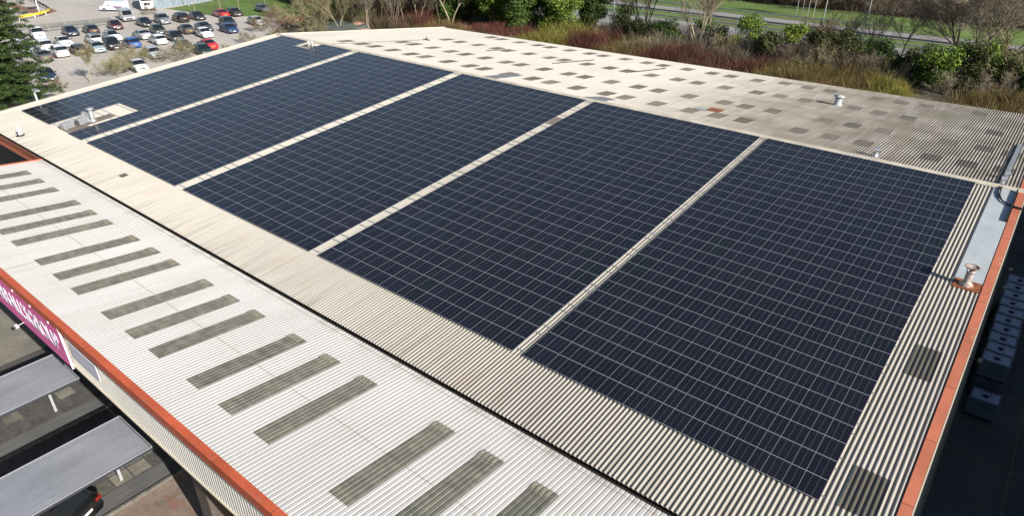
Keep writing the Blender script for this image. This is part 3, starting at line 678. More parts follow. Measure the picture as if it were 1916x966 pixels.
mb = MB(); mb.hexa([(WX0 - .12, WY, WZ - .35), (WX0 + .05, WY, WZ - .35), (WX0 + .05, fy, fz - .35), (WX0 - .12, fy, fz - .35), (WX0 - .12, WY, WZ + .06), (WX0 + .05, WY, WZ + .06), (WX0 + .05, fy, fz + .06), (WX0 - .12, fy, fz + .06)][0:8])
mb.build('end_capping', M['orange_cap'], wing)
for x in (-7.6,):
    pm = MB(); pm.box((x, -9.6, 2.62), (.9, .7, 5.24)); pm.box((x, -9.6, .2), (1.1, .9, .4)); pm.build('brick_pier', M['brick'], wing)
# sign
sg = empty('shop_sign', (-15.6, fy - .14, 5.12)); tag(sg, 'long magenta sign with pale raised letters on the wing fascia', 'sign')
MB().box((-9.4, .0, 1.02), (18.8, .06, 2.04)).build('sign_panel', M['magenta'], sg)
MB().box((.03, -.01, 1.02), (.05, .08, 2.06)).build('edge_trim', M['white'], sg)
cu = bpy.data.curves.new('lettering', 'FONT'); cu.body = "ARRALL'SGROUP"; cu.size = 1.22; cu.offset = .006; cu.extrude = .012; cu.space_character = 1.0
to = bpy.data.objects.new('tmp', cu); COL.objects.link(to); bpy.context.view_layer.update()
tm = bpy.data.meshes.new_from_object(to); bpy.data.objects.remove(to)
co = np.array([v.co[:] for v in tm.vertices]); w0, w1 = co[:, 0].min(), co[:, 0].max(); h0, h1 = co[:, 1].min(), co[:, 1].max()
for v in tm.vertices:
    x = (v.co.x - w0) / (w1 - w0) * 7.45 - 7.95; z = .62 + v.co.y / (h1) * .92; v.co = (x, -.05 - v.co.z, z)
tm.materials.append(M['letters']); tm.name = 'lettering'; link('lettering', tm, sg)
for x in (-.9, -2.85, -4.85, -6.7, -8.6):
    MB().box((x, -.05, 1.97), (.1, .06, .08)).build('sign_fixing', M['white'], sg)
for x in (-5.3, -12.0):
    mb = MB(); mb.tube((x, 0, .05), (x, -.3, .0), .015, .015, 5); mb.box((x, -.34, .0), (.26, .12, .10)); mb.build('sign_lamp', M['white'], sg)
MB().box((1.9, .03, 1.25), (2.4, .03, .75)).build('poster', M['letters'], sg)

# canopies in the courtyard
M['canopy_shade'] = mat('painted canopy edge shade', (.035, .04, .055), .6)  # shade beneath the canopy edge, put into the colour
def canopy(x0, x1, lab):
    t = empty('canopy', ((x0 + x1) / 2, -9.9, 0)); tag(t, lab, 'canopy', 'flat canopies in the courtyard'); xm = (x0 + x1) / 2
    MB().box((0, -8.1, 2.58), (x1 - x0 - .08, 16.1, .05)).build('canopy_roof', M['canopy'], t)
    e = MB(); w = (x1 - x0) / 2
    e.box((-w, -8.1, 2.61), (.05, 16.2, .03)); e.box((w, -8.1, 2.61), (.05, 16.2, .03)); e.box((0, -.0, 2.61), (2 * w - .05, .05, .03)); e.build('edge_trim', M['canopy_edge'], t)
    e = MB(); e.box((-w, -8.1, 2.53), (.04, 16.2, .125)); e.box((w, -8.1, 2.53), (.04, 16.2, .125)); e.box((0, .0, 2.53), (2 * w - .05, .04, .125)); e.build('edge_shade_band', M['canopy_shade'], t)  # dark band painted as the shade below the edge trim
    for k in range(3):
        y = -.95 - k * 6
        p = MB(); p.box((-w + .75, y, 1.28), (.11, .11, 2.55)); p.build('post', M['offwhite'], t)
    MB().box((0, -8.1, 2.48), (.2, 15.8, .12)).build('beam', M['galv'], t)
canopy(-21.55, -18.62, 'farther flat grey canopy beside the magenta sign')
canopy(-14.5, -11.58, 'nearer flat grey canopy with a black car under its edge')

# ================================================================= CARS
def car_mesh_parts(kind):
    """returns dict part -> MB in car space: +x forward, z up, centre at origin"""
    if kind == 'hatch': L, Wd, H, st = 4.1, 1.78, 1.46, [(-2.05, .62, .62, 0), (-1.98, .86, .74, 0), (-1.80, .98, .80, 0), (-1.35, 1.36, .66, 1), (-.9, 1.44, .67, 1), (.1, 1.46, .67, 1), (.45, 1.40, .66, 1), (1.05, .98, .76, 0), (1.75, .86, .76, 0), (1.97, .74, .70, 0), (2.05, .55, .60, 0)]
    elif kind == 'suv': L, Wd, H, st = 4.5, 1.88, 1.66, [(-2.25, .68, .66, 0), (-2.2, .96, .80, 0), (-2.02, 1.08, .84, 0), (-1.72, 1.54, .72, 1), (-1.2, 1.65, .73, 1), (.05, 1.67, .73, 1), (.45, 1.60, .72, 1), (1.1, 1.10, .82, 0), (1.9, .99, .82, 0), (2.17, .86, .76, 0), (2.25, .62, .66, 0)]
    else: L, Wd, H, st = 4.65, 1.82, 1.43, [(-2.32, .6, .64, 0), (-2.26, .90, .74, 0), (-2.0, .98, .78, 0), (-1.45, 1.03, .78, 0), (-.85, 1.36, .64, 1), (-.1, 1.43, .65, 1), (.3, 1.38, .65, 1), (1.0, .96, .76, 0), (1.9, .86, .76, 0), (2.2, .73, .70, 0), (2.32, .55, .62, 0)]
    w = Wd / 2; zb = .93 if kind != 'suv' else 1.06
    belt = [min(z, zb + (.02 if g else 0)) if not g else zb for x, z, wt, g in st]
    secs = []
    for (x, zt, wt, g), b in zip(st, belt):
        tap = 1 - .12 * (abs(x) / (L / 2)) ** 3
        ww = w * tap
        if g: pr = [(0, .24), (ww * .9, .24), (ww, .42), (ww, .62), (ww * .965, b), (wt, zt - .05), (wt * .82, zt), (0, zt + .015)]
        else: pr = [(0, .26), (ww * .88, .26), (ww * .99, .42), (ww, min(.6, zt - .12)), (ww * .95, zt - .06), (ww * .88, zt - .015), (ww * .6, zt), (0, zt + .02)]
        secs.append((x, pr))
    body = MB(); gl = {'windscreen': MB(), 'rear_window': MB(), 'side_window': MB(), 'side_window_other': MB()}
    nP = 8; vs = []; 
    for x, pr in secs:
        full = [(y, z) for y, z in pr] + [(-y, z) for y, z in pr[-2:0:-1]]
        vs += [(x, y, z) for y, z in full]
    n = len(full); fs = []; fm = []
    body.add(vs, [tuple(range(n - 1, -1, -1))], 0, False)
    for i in range(len(secs) - 1):
        g0, g1 = st[i][3], st[i + 1][3]
        for j in range(n):
            a, b2 = i * n + j, i * n + (j + 1) % n; f = (a, b2, b2 + n, a + n)
            body.f.append(f); body.m.append(0); body.smooth.append(True)
            q = [Vector(vs[t]) for t in f]; ctr = sum(q, Vector()) / 4
            jj = j if j < nP - 1 else (n - 1 - j)      # strip index from the bottom
            def inset(k, out):
                nn = (q[1] - q[0]).cross(q[3] - q[0]); nn = (-nn if nn.dot(ctr - Vector((0, 0, .7))) < 0 else nn); 
                nn = nn.normalized() if nn.length > 1e-8 else Vector((0, 0, 1))
                return [ctr + (p - ctr) * k + nn * out for p in q]
            if g0 and g1 and jj == 4: gl['side_window' if ctr.y > 0 else 'side_window_other'].add(inset(.90, .006), [(0, 1, 2, 3)], 0)
            if g0 != g1 and jj >= 5:
                key = 'windscreen' if (g0 and not g1) else 'rear_window'
                gl[key].add([ctr + (p - ctr) + (Vector((.6 if key == 'windscreen' else -.6, 0, .8)) * .008) for p in q], [(0, 1, 2, 3)], 0)
            if g0 != g1 and jj == 4: gl['side_window' if ctr.y > 0 else 'side_window_other'].add(inset(.72, .006), [(0, 1, 2, 3)], 0)
    e = (len(secs) - 1) * n; body.f.append(tuple(range(e, e + n))); body.m.append(0); body.smooth.append(False)
    hx = L / 2; parts = dict(body=body, **gl)
    fz_ = .66 if kind != 'suv' else .80
    wr = .32 if kind != 'suv' else .36
    wheels = []
    for sx in (-1, 1):
        for sy in (-1, 1): wheels.append((sx * L * .30, sy * (w - .09)))
    parts['_w'] = (wheels, wr); parts['_dims'] = (L, w, fz_)
    return parts
def lightbits(kind, parts):
    L, w, fz_ = parts['_dims']; hx = L / 2
    out = []
    for sy in (-1, 1):
        out.append(('headlight', MB().hexa([(hx - .42, sy * w * .93, fz_ - .02), (hx - .12, sy * w * .60, fz_ - .06), (hx - .02, sy * w * .58, fz_ - .04), (hx - .18, sy * w * .90, fz_), (hx - .42, sy * w * .92, fz_ + .10), (hx - .18, sy * w * .58, fz_ + .09), (hx - .06, sy * w * .57, fz_ + .05), (hx - .2, sy * w * .88, fz_ + .09)]), 'lamp_clear'))
        out.append(('tail_light', MB().box((-hx + .10, sy * w * .74, fz_ + .12), (.17, .26, .13)), 'lamp_red'))
    out.append(('number_plate', MB().box((hx + .005, 0, .45), (.02, .52, .12)), 'plate_w'))
    out.append(('number_plate', MB().box((-hx - .005, 0, fz_ - .04), (.02, .50, .11)), 'plate_y'))
    out.append(('grille', MB().box((hx - .01, 0, fz_ - .06), (.03, .72, .14)), 'black'))
    for sy in (-1, 1): out.append(('door_mirror', MB().box((L * .13, sy * (w + .09), fz_ + .30), (.14, .18, .13)), 'black'))
    return out
CARP = {}
for kd in ('hatch', 'suv', 'sedan'):
    P_ = car_mesh_parts(kd); lst = []
    me = P_['body'].mesh('body', M['white']); 
    try: me.set_sharp_from_angle(angle=math.radians(38))
    except Exception: pass
    lst.append(('body', me))
    for k in ('windscreen', 'rear_window', 'side_window', 'side_window_other'): k2 = k.replace('_other', ''); lst.append((k2, P_[k].mesh(k2, M['glass_car'])))
    for nme, mb, mk in lightbits(kd, P_): lst.append((nme, mb.mesh(nme, M[mk])))
    wh, wr = P_['_w']
    for x, y in wh:
        t = MB(); t.tube((x, y - .1, wr), (x, y + .1, wr), wr, wr, 18); tm_ = t.mesh('tyre', M['tyre'])
        rr = MB(); s_ = 1 if y > 0 else -1; rr.tube((x, y + s_ * .09, wr), (x, y + s_ * .108, wr), wr * .62, wr * .58, 12); rm = rr.mesh('rim', M['rim'])
        lst.append(('wheel', tm_, rm))
    CARP[kd] = lst
PAINT = {}
def paint(col, rough=.28):
    k = tuple(col)
    if k not in PAINT:
        PAINT[k] = mat('car paint', col, rough, spec=.6)
        PAINT[k].node_tree.nodes['Principled BSDF'].inputs['Coat Weight'].default_value = .6
    return PAINT[k]
def car(x, y, ang, kd, col, lab, cat='car', roofcol=None, name='parked_car', rear=False, s=1.0, z=0):
    t = empty(name, (x, y, z), math.radians(ang + (180 if rear else 0))); t.scale = (s * 1.04, s * 1.04, s * 1.04); tag(t, lab, cat, 'cars in the car park' if name == 'parked_car' and x < -60 else None)
    for e in CARP[kd]:
        o = link(e[0], e[1], t)
        if e[0] == 'body':
            o.material_slots[0].link = 'OBJECT'; o.material_slots[0].material = paint(col)
        if e[0] == 'wheel': link('rim', e[2], o)
    if roofcol:
        zz = 1.462 if kd == 'hatch' else (1.672 if kd == 'suv' else 1.435); w = .55
        mb = MB(); mb.hexa([(-1.25, -w, zz - .06), (.3, -w, zz - .04), (.3, w, zz - .04), (-1.25, w, zz - .06), (-1.25, -w, zz + .004), (.3, -w, zz + .012), (.3, w, zz + .012), (-1.25, w, zz + .004)])
        mb.build('roof_panel', M['glass_car'], t)
    return t
W_ = (.72, .73, .74); NV = (.018, .026, .055); BK = (.018, .018, .02); DG = (.03, .038, .036); GR = (.16, .175, .19); SV = (.42, .45, .47)
CARS = [
 (-122.9, 22.0, 'sedan', NV, 0, 'dark navy saloon half hidden by the pine, far left of the back row'),
 (-123.0, 24.9, 'suv', W_, 0, 'white off-road car facing the building, alone by the crash barrier'),
 (-121.4, 29.4, 'hatch', NV, 0, 'dark navy hatchback nose out in front of the crash barrier'),
 (-120.6, 32.4, 'hatch', (.05, .03, .035), 1, 'black purple hatchback with yellow rear plate before the crash barrier'),
 (-121.5, 36.9, 'hatch', (.07, .012, .02), 0, 'small dark maroon hatchback at the end of the crash barrier'),
 (-112.3, 19.3, 'hatch', (.20, .27, .32), 0, 'pale blue grey car partly behind the pine branches'),
 (-112.1, 21.9, 'suv', W_, 1, 'white off-road car seen from behind, beside the pale blue grey car'),
 (-113.1, 25.1, 'sedan', W_, 0, 'white saloon facing the building between white off-roader and gap'),
 (-105.8, 21.7, 'suv', W_, 1, 'white off-road car with dark rear bumper, nearest white one left'),
 (-104.6, 19.0, 'sedan', (.12, .115, .12), 1, 'brown grey saloon with red tail lights touching the pine outline'),
 (-105.0, 24.1, 'hatch', (.035, .035, .03), 1, 'dark olive black hatchback between white off-roader and silver blue saloon'),
 (-111.8, 29.2, 'hatch', W_, 1, 'white hatchback with black roof, left of its pair', 1),
 (-104.5, 26.6, 'hatch', (.26, .33, .36), 0, 'silver blue hatchback facing the building in the middle row'),
 (-111.8, 32.1, 'sedan', W_, 0, 'white saloon with black glass roof facing the building', 1),
 (-105.0, 29.1, 'suv', BK, 0, 'black off-road car with bright bumper behind the lichened bush'),
 (-103.8, 31.6, 'hatch', (.02, .10, .33), 1, 'bright blue hatchback, the only vivid blue car'),
 (-91.9, 14.9, 'sedan', (.02, .035, .06), 0, 'dark blue saloon on its own beside the pine, nearest car left'),
 (-109.3, 35.9, 'sedan', SV, 1, 'silver saloon seen from behind next to the small white car'),
 (-103.1, 35.5, 'hatch', W_, 1, 'small white car seen from behind right of the bright blue one'),
 (-111.4, 39.6, 'hatch', DG, 0, 'dark green hatchback behind the shiny black hatchback'),
 (-103.6, 38.6, 'hatch', BK, 0, 'shiny black hatchback right of the small white car'),
 (-108.3, 43.1, 'sedan', (.08, .07, .065), 1, 'dark taupe saloon with glinting boot'),
 (-107.7, 46.1, 'sedan', (.06, .075, .08), 0, 'dark grey saloon just behind the white hot hatch'),
 (-102.5, 43.2, 'hatch', (.8, .81, .82), 0, 'white hatchback facing the building, rightmost white car in the rows'),
 (-120.3, 41.6, 'sedan', BK, 0, 'black saloon in the back row in front of the silver van'),
 (-120.4, 45.0, 'suv', GR, 0, 'slate grey estate facing the building in the back row'),
 (-119.6, 48.1, 'suv', BK, 1, 'black off-road car with yellow rear plate in the back row'),
 (-119.3, 51.2, 'sedan', (.02, .024, .03), 0, 'blue black saloon at the right end of the back row by the grass'),
 (-118.4, 55.6, 'sedan', (.40, .02, .025), 1, 'bright red saloon parked against the grass bank'),
 (-117.5, 58.0, 'hatch', (.05, .04, .03), 0, 'dark car right of the red saloon, behind twigs'),
 (-108.0, 50.9, 'suv', (.03, .04, .06), 0, 'dark slate car directly behind the navy blue hatchback'),
 (-102.8, 48.0, 'hatch', (.02, .045, .13), 0, 'navy blue hatchback at the right end of the middle row'),
 (-93.4, 38.6, 'sedan', (.50, .02, .03), 1, 'red coupe behind bushes near the roof edge'),
 (-90.1, 36.0, 'hatch', (.015, .035, .035), 0, 'black green hatchback in front of the red coupe'),
 (-95.4, 35.7, 'hatch', (.06, .075, .07), 0, 'dull green grey hatchback among the bushes left of the red coupe'),
 (-93.9, 30.2, 'hatch', SV, 0, 'silver hatchback showing through bare bushes near the roof'),
 (-87.5, 24.9, 'hatch', (.55, .56, .55), 0, 'pale silver car closest to the roof edge among lichened bushes'),
 (-105.6, 55.2, 'hatch', SV, 0, 'silver car behind bare twigs at the right side of the car park'),
 (-117.0, 64.2, 'hatch', (.10, .12, .14), 0, 'small grey car on the grass edge beyond the bushes'),
]
for c in CARS:
    car(c[0], c[1], -8 + random.uniform(-3, 3), c[2], c[3], c[5], rear=bool(c[4]), roofcol=(len(c) > 6 and c[6]))
bc = car(-14.2, -13.6, 205, 'hatch', (.008, .008, .009), 'black car parked under the edge of the nearer canopy', rear=False)
for ch in bc.children:
    if ch.name.startswith('number_plate'): ch.material_slots[0].link = 'OBJECT'; ch.material_slots[0].material = M['plate_w']
# vans
def van(x, y, ang, col, lab, graphic=None):
    t = empty('van', (x, y, 0), math.radians(ang)); tag(t, lab, 'van')
    L, w, H = 5.3, .98, 1.98
    prof = [(-2.65, .35), (2.55, .35), (2.65, .6), (2.6, .95), (1.75, 1.15), (1.05, H - .05), (.7, H), (-2.5, H), (-2.65, H - .15)]
    mb = MB(); n = len(prof)
    for s, k in ((-1, 0), (1, 1)): mb.v += [(px, s * (w if pz < 1.2 else w * .90), pz) for px, pz in prof]
    mb.f += [tuple(range(n - 1, -1, -1)), tuple(range(n, 2 * n))]; mb.m += [0, 0]; mb.smooth += [False] * 2
    for i in range(n): mb.f.append((i, (i + 1) % n, n + (i + 1) % n, n + i)); mb.m.append(0); mb.smooth.append(False)
    mb.build('body', paint(col), t)
    g = MB(); g.add([(1.72, -w * .85, 1.18), (1.72, w * .85, 1.18), (1.09, w * .8, H - .08), (1.09, -w * .8, H - .08)], [(0, 1, 2, 3)])
    for i, v in enumerate(g.v): g.v[i] = (v[0] + .03, v[1], v[2] + .02)
    g.build('windscreen', M['glass_car'], t)
    for s in (-1, 1):
        q = MB(); q.add([(.35, s * (w * .975 + .01), 1.18), (1.45, s * (w * .975 + .01), 1.18), (1.0, s * (w * .91 + .01), 1.75), (.35, s * (w * .91 + .01), 1.75)], [(0, 1, 2, 3)]); q.build('side_window', M['glass_car'], t)
        q = MB(); q.box((2.55, s * .72, .82), (.16, .3, .18)); q.build('headlight', M['lamp_clear'], t)
        for px in (-1.65, 1.65):
            k = MB(); k.tube((px, s * .8, .35), (px, s * 1.0, .35), .35, .35, 16); tw = k.build('wheel', M['tyre'], t)
            MB().tube((px, s * 1.0, .35), (px, s * 1.01, .35), .2, .2, 12).build('rim', M['rim'], tw)
        if graphic:
            q = MB(); q.add([(-2.4, s * (w + .012), .5), (-1.1, s * (w + .012), .5), (-.3, s * (w + .012), 1.1), (-2.3, s * (w + .012), 1.05)], [(0, 1, 2, 3)]); q.build('graphic', graphic, t)
    MB().box((2.66, 0, .62), (.03, 1.1, .22)).build('grille', M['black'], t)
    return t
van(-141.3, 45.6, 212, (.62, .66, .74), 'white van with purple side graphic driving past the lorry', mat('purple film', (.25, .13, .25), .5))
van(-128.6, 42.2, -14, (.36, .37, .38), 'silver grey van parked between two white fence posts')
# lorry
t = empty('lorry', (-137.5, 50.6, 0), math.radians(-28)); tag(t, 'white lorry cab with grey trailer behind the car park', 'lorry')
mb = MB(); mb.hexa([(-1.1, -1.2, .9), (1.15, -1.2, .9), (1.15, 1.2, .9), (-1.1, 1.2, .9), (-1.1, -1.2, 3.3), (.95, -1.15, 3.3), (.95, 1.15, 3.3), (-1.1, 1.2, 3.3)]); mb.box((.1, 0, .62), (2.2, 2.3, .5)); mb.build('cab', M['white'], t)
mb = MB(); mb.add([(1.17, -1.0, 1.9), (1.17, 1.0, 1.9), (1.06, .98, 2.75), (1.06, -.98, 2.75)], [(0, 1, 2, 3)]); mb.build('windscreen', M['glass_car'], t)
MB().box((1.17, 0, 1.3), (.05, 1.2, .5)).build('grille', M['black'], t)
MB().box((-4.6, 0, 2.4), (6.2, 2.4, 2.9)).build('trailer_box', M['palisade'], t)
for px in (.5, -3.0, -6.2):
    for s in (-1, 1): MB().tube((px, s * .9, .5), (px, s * 1.2, .5), .5, .5, 16).build('wheel', M['tyre'], t)
for s in (-1, 1): MB().box((1.16, s * .85, .75), (.06, .35, .2)).build('headlight', M['lamp_clear'], t)

# ================================================================= STREET FURNITURE AND FENCES
def post_obj(name, x, y, h, m, lab, cat, lean=(0, 0), r=.06, group=None):
    o = MB().tube((0, 0, 0), (lean[0], lean[1], h), r, r * .8, 8).build(name, m); o.location = (x, y, 0); tag(o, lab, cat, group); return o
PL = [(-126.6, 27.9, 'by the white off-roader'), (-130.0, 32.0, 'left of the two on the barrier'), (-129.5, 36.0, 'right of the two on the barrier'), (-127.8, 41.6, 'just left of the silver van'), (-126.6, 45.8, 'right of the silver van'), (-125.6, 54.2, 'at the left end of the grass bank'), (-123.9, 58.8, 'left of the red saloon'), (-121.6, 61.6, 'right of the red saloon'), (-119.0, 66.0, 'at the right end of the grass bank')]
for x, y, w_ in PL: post_obj('fence_post', x, y, 2.9, M['bark_pale'], 'tall thin pale fence post %s' % w_, 'fence post', (random.uniform(-.3, .1), random.uniform(-.2, .2)), .055, 'thin fence posts round the car park')
def guard(pts, h, m, lab, name='crash_barrier', step=4.0, bh=.32, postm=None):
    t = empty(name, (pts[0][0], pts[0][1], 0)); tag(t, lab, 'barrier'); o0 = Vector((pts[0][0], pts[0][1], 0))
    mb = MB()
    for a, b in zip(pts[:-1], pts[1:]):
        a3 = Vector((*a, 0)) - o0; b3 = Vector((*b, 0)) - o0; d = (b3 - a3).normalized(); nn = Vector((-d.y, d.x, 0)) * .04
        for z0, z1, k in ((h - bh, h - bh * .62, 1), (h - bh * .62, h - bh * .38, .3), (h - bh * .38, h, 1)):
            mb.hexa([a3 - nn * k + Vector((0, 0, z0)), b3 - nn * k + Vector((0, 0, z0)), b3 + nn * k + Vector((0, 0, z0)), a3 + nn * k + Vector((0, 0, z0)),
                     a3 - nn * k + Vector((0, 0, z1)), b3 - nn * k + Vector((0, 0, z1)), b3 + nn * k + Vector((0, 0, z1)), a3 + nn * k + Vector((0, 0, z1))])
    mb.build('rail', m, t)
    cnt = 0
    for a, b in zip(pts[:-1], pts[1:]):
        a3 = Vector((*a, 0)) - o0; b3 = Vector((*b, 0)) - o0; n = max(1, int((b3 - a3).length / step))
        for k in range(n):
            if cnt > 95: break
            p = a3.lerp(b3, k / n); MB().box((p.x, p.y, h / 2 - .1), (.11, .11, h - .1)).build('post', postm or m, t); cnt += 1
guard([(-127.8, 27.6), (-126.7, 32.5), (-125.9, 38.2)], .85, M['barrier'], 'dull green crash barrier behind the back row of cars')
guard([(-143.6, 29.0), (-144.6, 32.0), (-146.4, 34.6), (-148.6, 36.2)], .9, M['yellow'], 'curved yellow crash barrier at the top left corner', step=1.7, bh=.42, postm=M['white'])
guard([(-148.9, 36.4), (-154, 37.4), (-162, 38.6), (-172, 40)], .95, M['black'], 'black crash barrier running on from the yellow curve', step=2.2, bh=.36)
guard([(-240, 109.9), (70, 109.9)], .6, M['galv'], 'long galvanised barrier along the far side of the main road', step=3.4)
guard([(-240, 115.9), (70, 115.7)], .6, M['barrier'], 'long dark barrier along the near edge of the slip road', step=3.4)
guard([(-240, 125.4), (-14, 125.2)], .6, M['galv'], 'galvanised barrier along the grass bank beyond the slip road', step=3.4)
# steel sheet fence
t = empty('steel_fence', (-137.9, 52.2, 0)); tag(t, 'tall blue grey corrugated steel fence beside the lorry', 'fence')
mb = MB(); prev = None
for k in range(64):
    y = k * .2; x = -.06 * y + (.08 if k % 2 else 0)
    if prev: mb.add([(prev[0], prev[1], 0), (x, y, 0), (x, y, 3.6), (prev[0], prev[1], 3.6)], [(0, 1, 2, 3)])
    prev = (x, y)
mb.build('steel_sheet', M['palisade'], t)
for k in range(5): MB().box((-.06 * k * 3.1 - .12, k * 3.1, 1.85), (.12, .12, 3.7)).build('post', M['galv'], t)
# signpost at the paved island
t = empty('signpost', (-152.5, 35.5, 0)); tag(t, 'white board on a white post beside the black crash barrier', 'sign')
MB().tube((0, 0, 0), (0, 0, 3.4), .09).build('post', M['white'], t); MB().box((0, 0, 3.2), (.12, 1.8, 1.7)).build('board', M['white'], t)
# lamp posts
for x, y, lab in ((-21.3, 110.6, 'grey lamp post between the roads above the laurel bush'), (-18.0, 127.0, 'grey lamp post beyond the slip road on the grass'), (-62.6, 110.6, 'grey lamp post between the roads behind the evergreens'), (-135.0, 58.0, 'pale lamp post on the grass behind the steel fence')):
    t = empty('lamp_post', (x, y, 0)); tag(t, lab, 'lamp post', 'lamp posts along the roads')
    MB().tube((0, 0, 0), (0, 0, 1.4), .13, .12, 10).build('base', M['galv'], t); MB().tube((0, 0, 1.4), (0, 0, 10), .10, .06, 10).build('pole', M['galv'], t)
    MB().tube((0, 0, 10), (0, -1.4, 10.4), .05, .05, 8).build('arm', M['galv'], t); MB().box((0, -1.8, 10.42), (.3, .8, .16)).build('lamp_head', M['offwhite'], t)
# road sign on four posts
t = empty('road_sign', (-29.9, 128.4, 0)); tag(t, 'back of a tall road sign on four posts on the grass bank', 'road sign')
for k in range(4): MB().tube((-1.5 + k * 1.0, k * .35, 0), (-1.5 + k * 1.0, k * .35, 7.5), .07).build('post', M['galv'], t)
mb = MB()
for k in range(3): mb.hexa([(-1.45 + k, k * .35 - .03, 3.6), (-.55 + k, k * .35 + .28, 3.6), (-.55 + k, k * .35 + .31, 3.6), (-1.45 + k, k * .35, 3.6), (-1.45 + k, k * .35 - .03, 7.4), (-.55 + k, k * .35 + .28, 7.4), (-.55 + k, k * .35 + .31, 7.4), (-1.45 + k, k * .35, 7.4)])
mb.build('board', M['offwhite'], t)

# ================================================================= TOTES
tote_main = None
def tote(x, y, z, lab):
    global tote_main
    if tote_main is None:
        t = tote_main = empty('liquid_tote')
        b = MB(); b.hexa([(.03, .03, .14), (1.17, .03, .14), (1.17, .97, .14), (.03, .97, .14), (.03, .03, 1.06), (1.17, .03, 1.06), (1.17, .97, 1.06), (.03, .97, 1.06)], 1)
        b.box((.22, .5, 1.085), (.34, .82, .05)); b.box((.98, .5, 1.085), (.34, .82, .05)); b.box((.6, .5, 1.075), (.38, .82, .03))
        b.build('tank', [M['plastic_tote'], M['tote_side']], t)
        MB().lathe((.6, .46, 1.09), [(.13, 0), (.13, .04), (.11, .055), (0, .055)], 14).build('cap', M['black'], t)
        c = MB()
        for z_ in (.35, .6, .85, 1.12): 
            for a, q in (((0, 0), (1.2, 0)), ((1.2, 0), (1.2, 1)), ((1.2, 1), (0, 1)), ((0, 1), (0, 0))): c.tube((*a, z_), (*q, z_), .011, .011, 4)
        for k in range(8):
            xx = k * 1.2 / 7
            for yy in (0, 1): c.tube((xx, yy, .14), (xx, yy, 1.12), .009, .009, 4)
        for k in range(1, 6):
            yy = k / 6
            for xx in (0, 1.2): c.tube((xx, yy, .14), (xx, yy, 1.12), .009, .009, 4)
        for xx in (.4, .8): c.tube((xx, 0, 1.13), (xx, 1, 1.13), .012, .012, 4)
        c.build('cage', M['galv'], t)
        p = MB(); p.box((.6, .5, .12), (1.2, 1.0, .03))
        for xx in (.08, .6, 1.12): p.box((xx, .5, .052), (.12, 1.0, .1))
        p.build('pallet', M['black'], t)
    else:
        t = tote_main.copy(); COL.objects.link(t)
        for ch in tote_main.children:
            d = ch.copy(); COL.objects.link(d); d.parent = t
    t.location = (x, y, z); t.rotation_euler = (0, 0, random.uniform(-.02, .02)); tag(t, lab, 'liquid tote', 'caged plastic totes stacked by the gable wall')
tote(14.28, 17.35, 0, 'single caged liquid tote standing alone in front of the stacked row')
for k in range(10):
    y = 19.15 + k * 1.09
    if k < 1: tote(14.2, y, 0, 'lower tote of the nearest two-high stack by the wall')
    elif k < 10: tote(14.2, y, 0, 'lower tote hidden beneath the %s stack from the camera' % ORD[k + 1])
    tote(14.2 + .03 * (k % 2), y, 1.17, 'top tote of the %s stack counting back from the single tote' % ORD[k + 1])

# unseen block added right of the view, top shaped to shade yard and gable wall
nb = empty('unseen_shade_block', (0, 0, 0)); tag(nb, 'unseen tall gabled block added right of the view to shade the yard', 'building')
mb = MB(); NX = 19.6
for y0, y1 in ((-4.5, YR), (YR, 56)):
    k = (NX - 13.46) / 1.87 - .22; za, zb = zroof(y0) + k, zroof(y1) + k
    mb.hexa([(NX, y0, 0), (NX + 14, y0, 0), (NX + 14, y1, 0), (NX, y1, 0), (NX, y0, za), (NX + 14, y0, za), (NX + 14, y1, zb), (NX, y1, zb)])
mb.build('wall', M['wall'], nb)

# ================================================================= VEGETATION
def tubes_to_mesh(name, segs, mats, sides=3):
    """segs: list of (p, q, r0, r1, mat)"""
    P_ = np.array([s[0] for s in segs], float); Q = np.array([s[1] for s in segs], float); r0 = np.array([s[2] for s in segs]); r1 = np.array([s[3] for s in segs])
    D = Q - P_; Ln = np.linalg.norm(D, axis=1, keepdims=True) + 1e-9; D = D / Ln
    ref = np.where(np.abs(D[:, 2:3]) < .9, np.array([[0, 0, 1.]]), np.array([[1., 0, 0]])); A = np.cross(D, ref); A /= np.linalg.norm(A, axis=1, keepdims=True) + 1e-9; B = np.cross(D, A)
    N = len(segs); V = np.zeros((N, 2 * sides, 3))
    for i in range(sides):
        t = 2 * math.pi * i / sides; dirv = A * math.cos(t) + B * math.sin(t)
        V[:, i] = P_ + dirv * r0[:, None]; V[:, sides + i] = Q + dirv * r1[:, None]
    base = np.arange(N)[:, None] * (2 * sides); F = []
    for i in range(sides):
        j = (i + 1) % sides; F.append(np.stack([base[:, 0] + i, base[:, 0] + j, base[:, 0] + sides + j, base[:, 0] + sides + i], 1))
    F = np.stack(F, 1).reshape(-1, 4); mi = np.repeat(np.array([s[4] for s in segs]), sides)
    return fastmesh(name, V.reshape(-1, 3), F, mats, mi=mi, smooth=sides > 3)
def rand_perp(d):
    v = Vector((random.gauss(0, 1), random.gauss(0, 1), random.gauss(0, 1))); v = v - d * v.dot(d); return v.normalized()
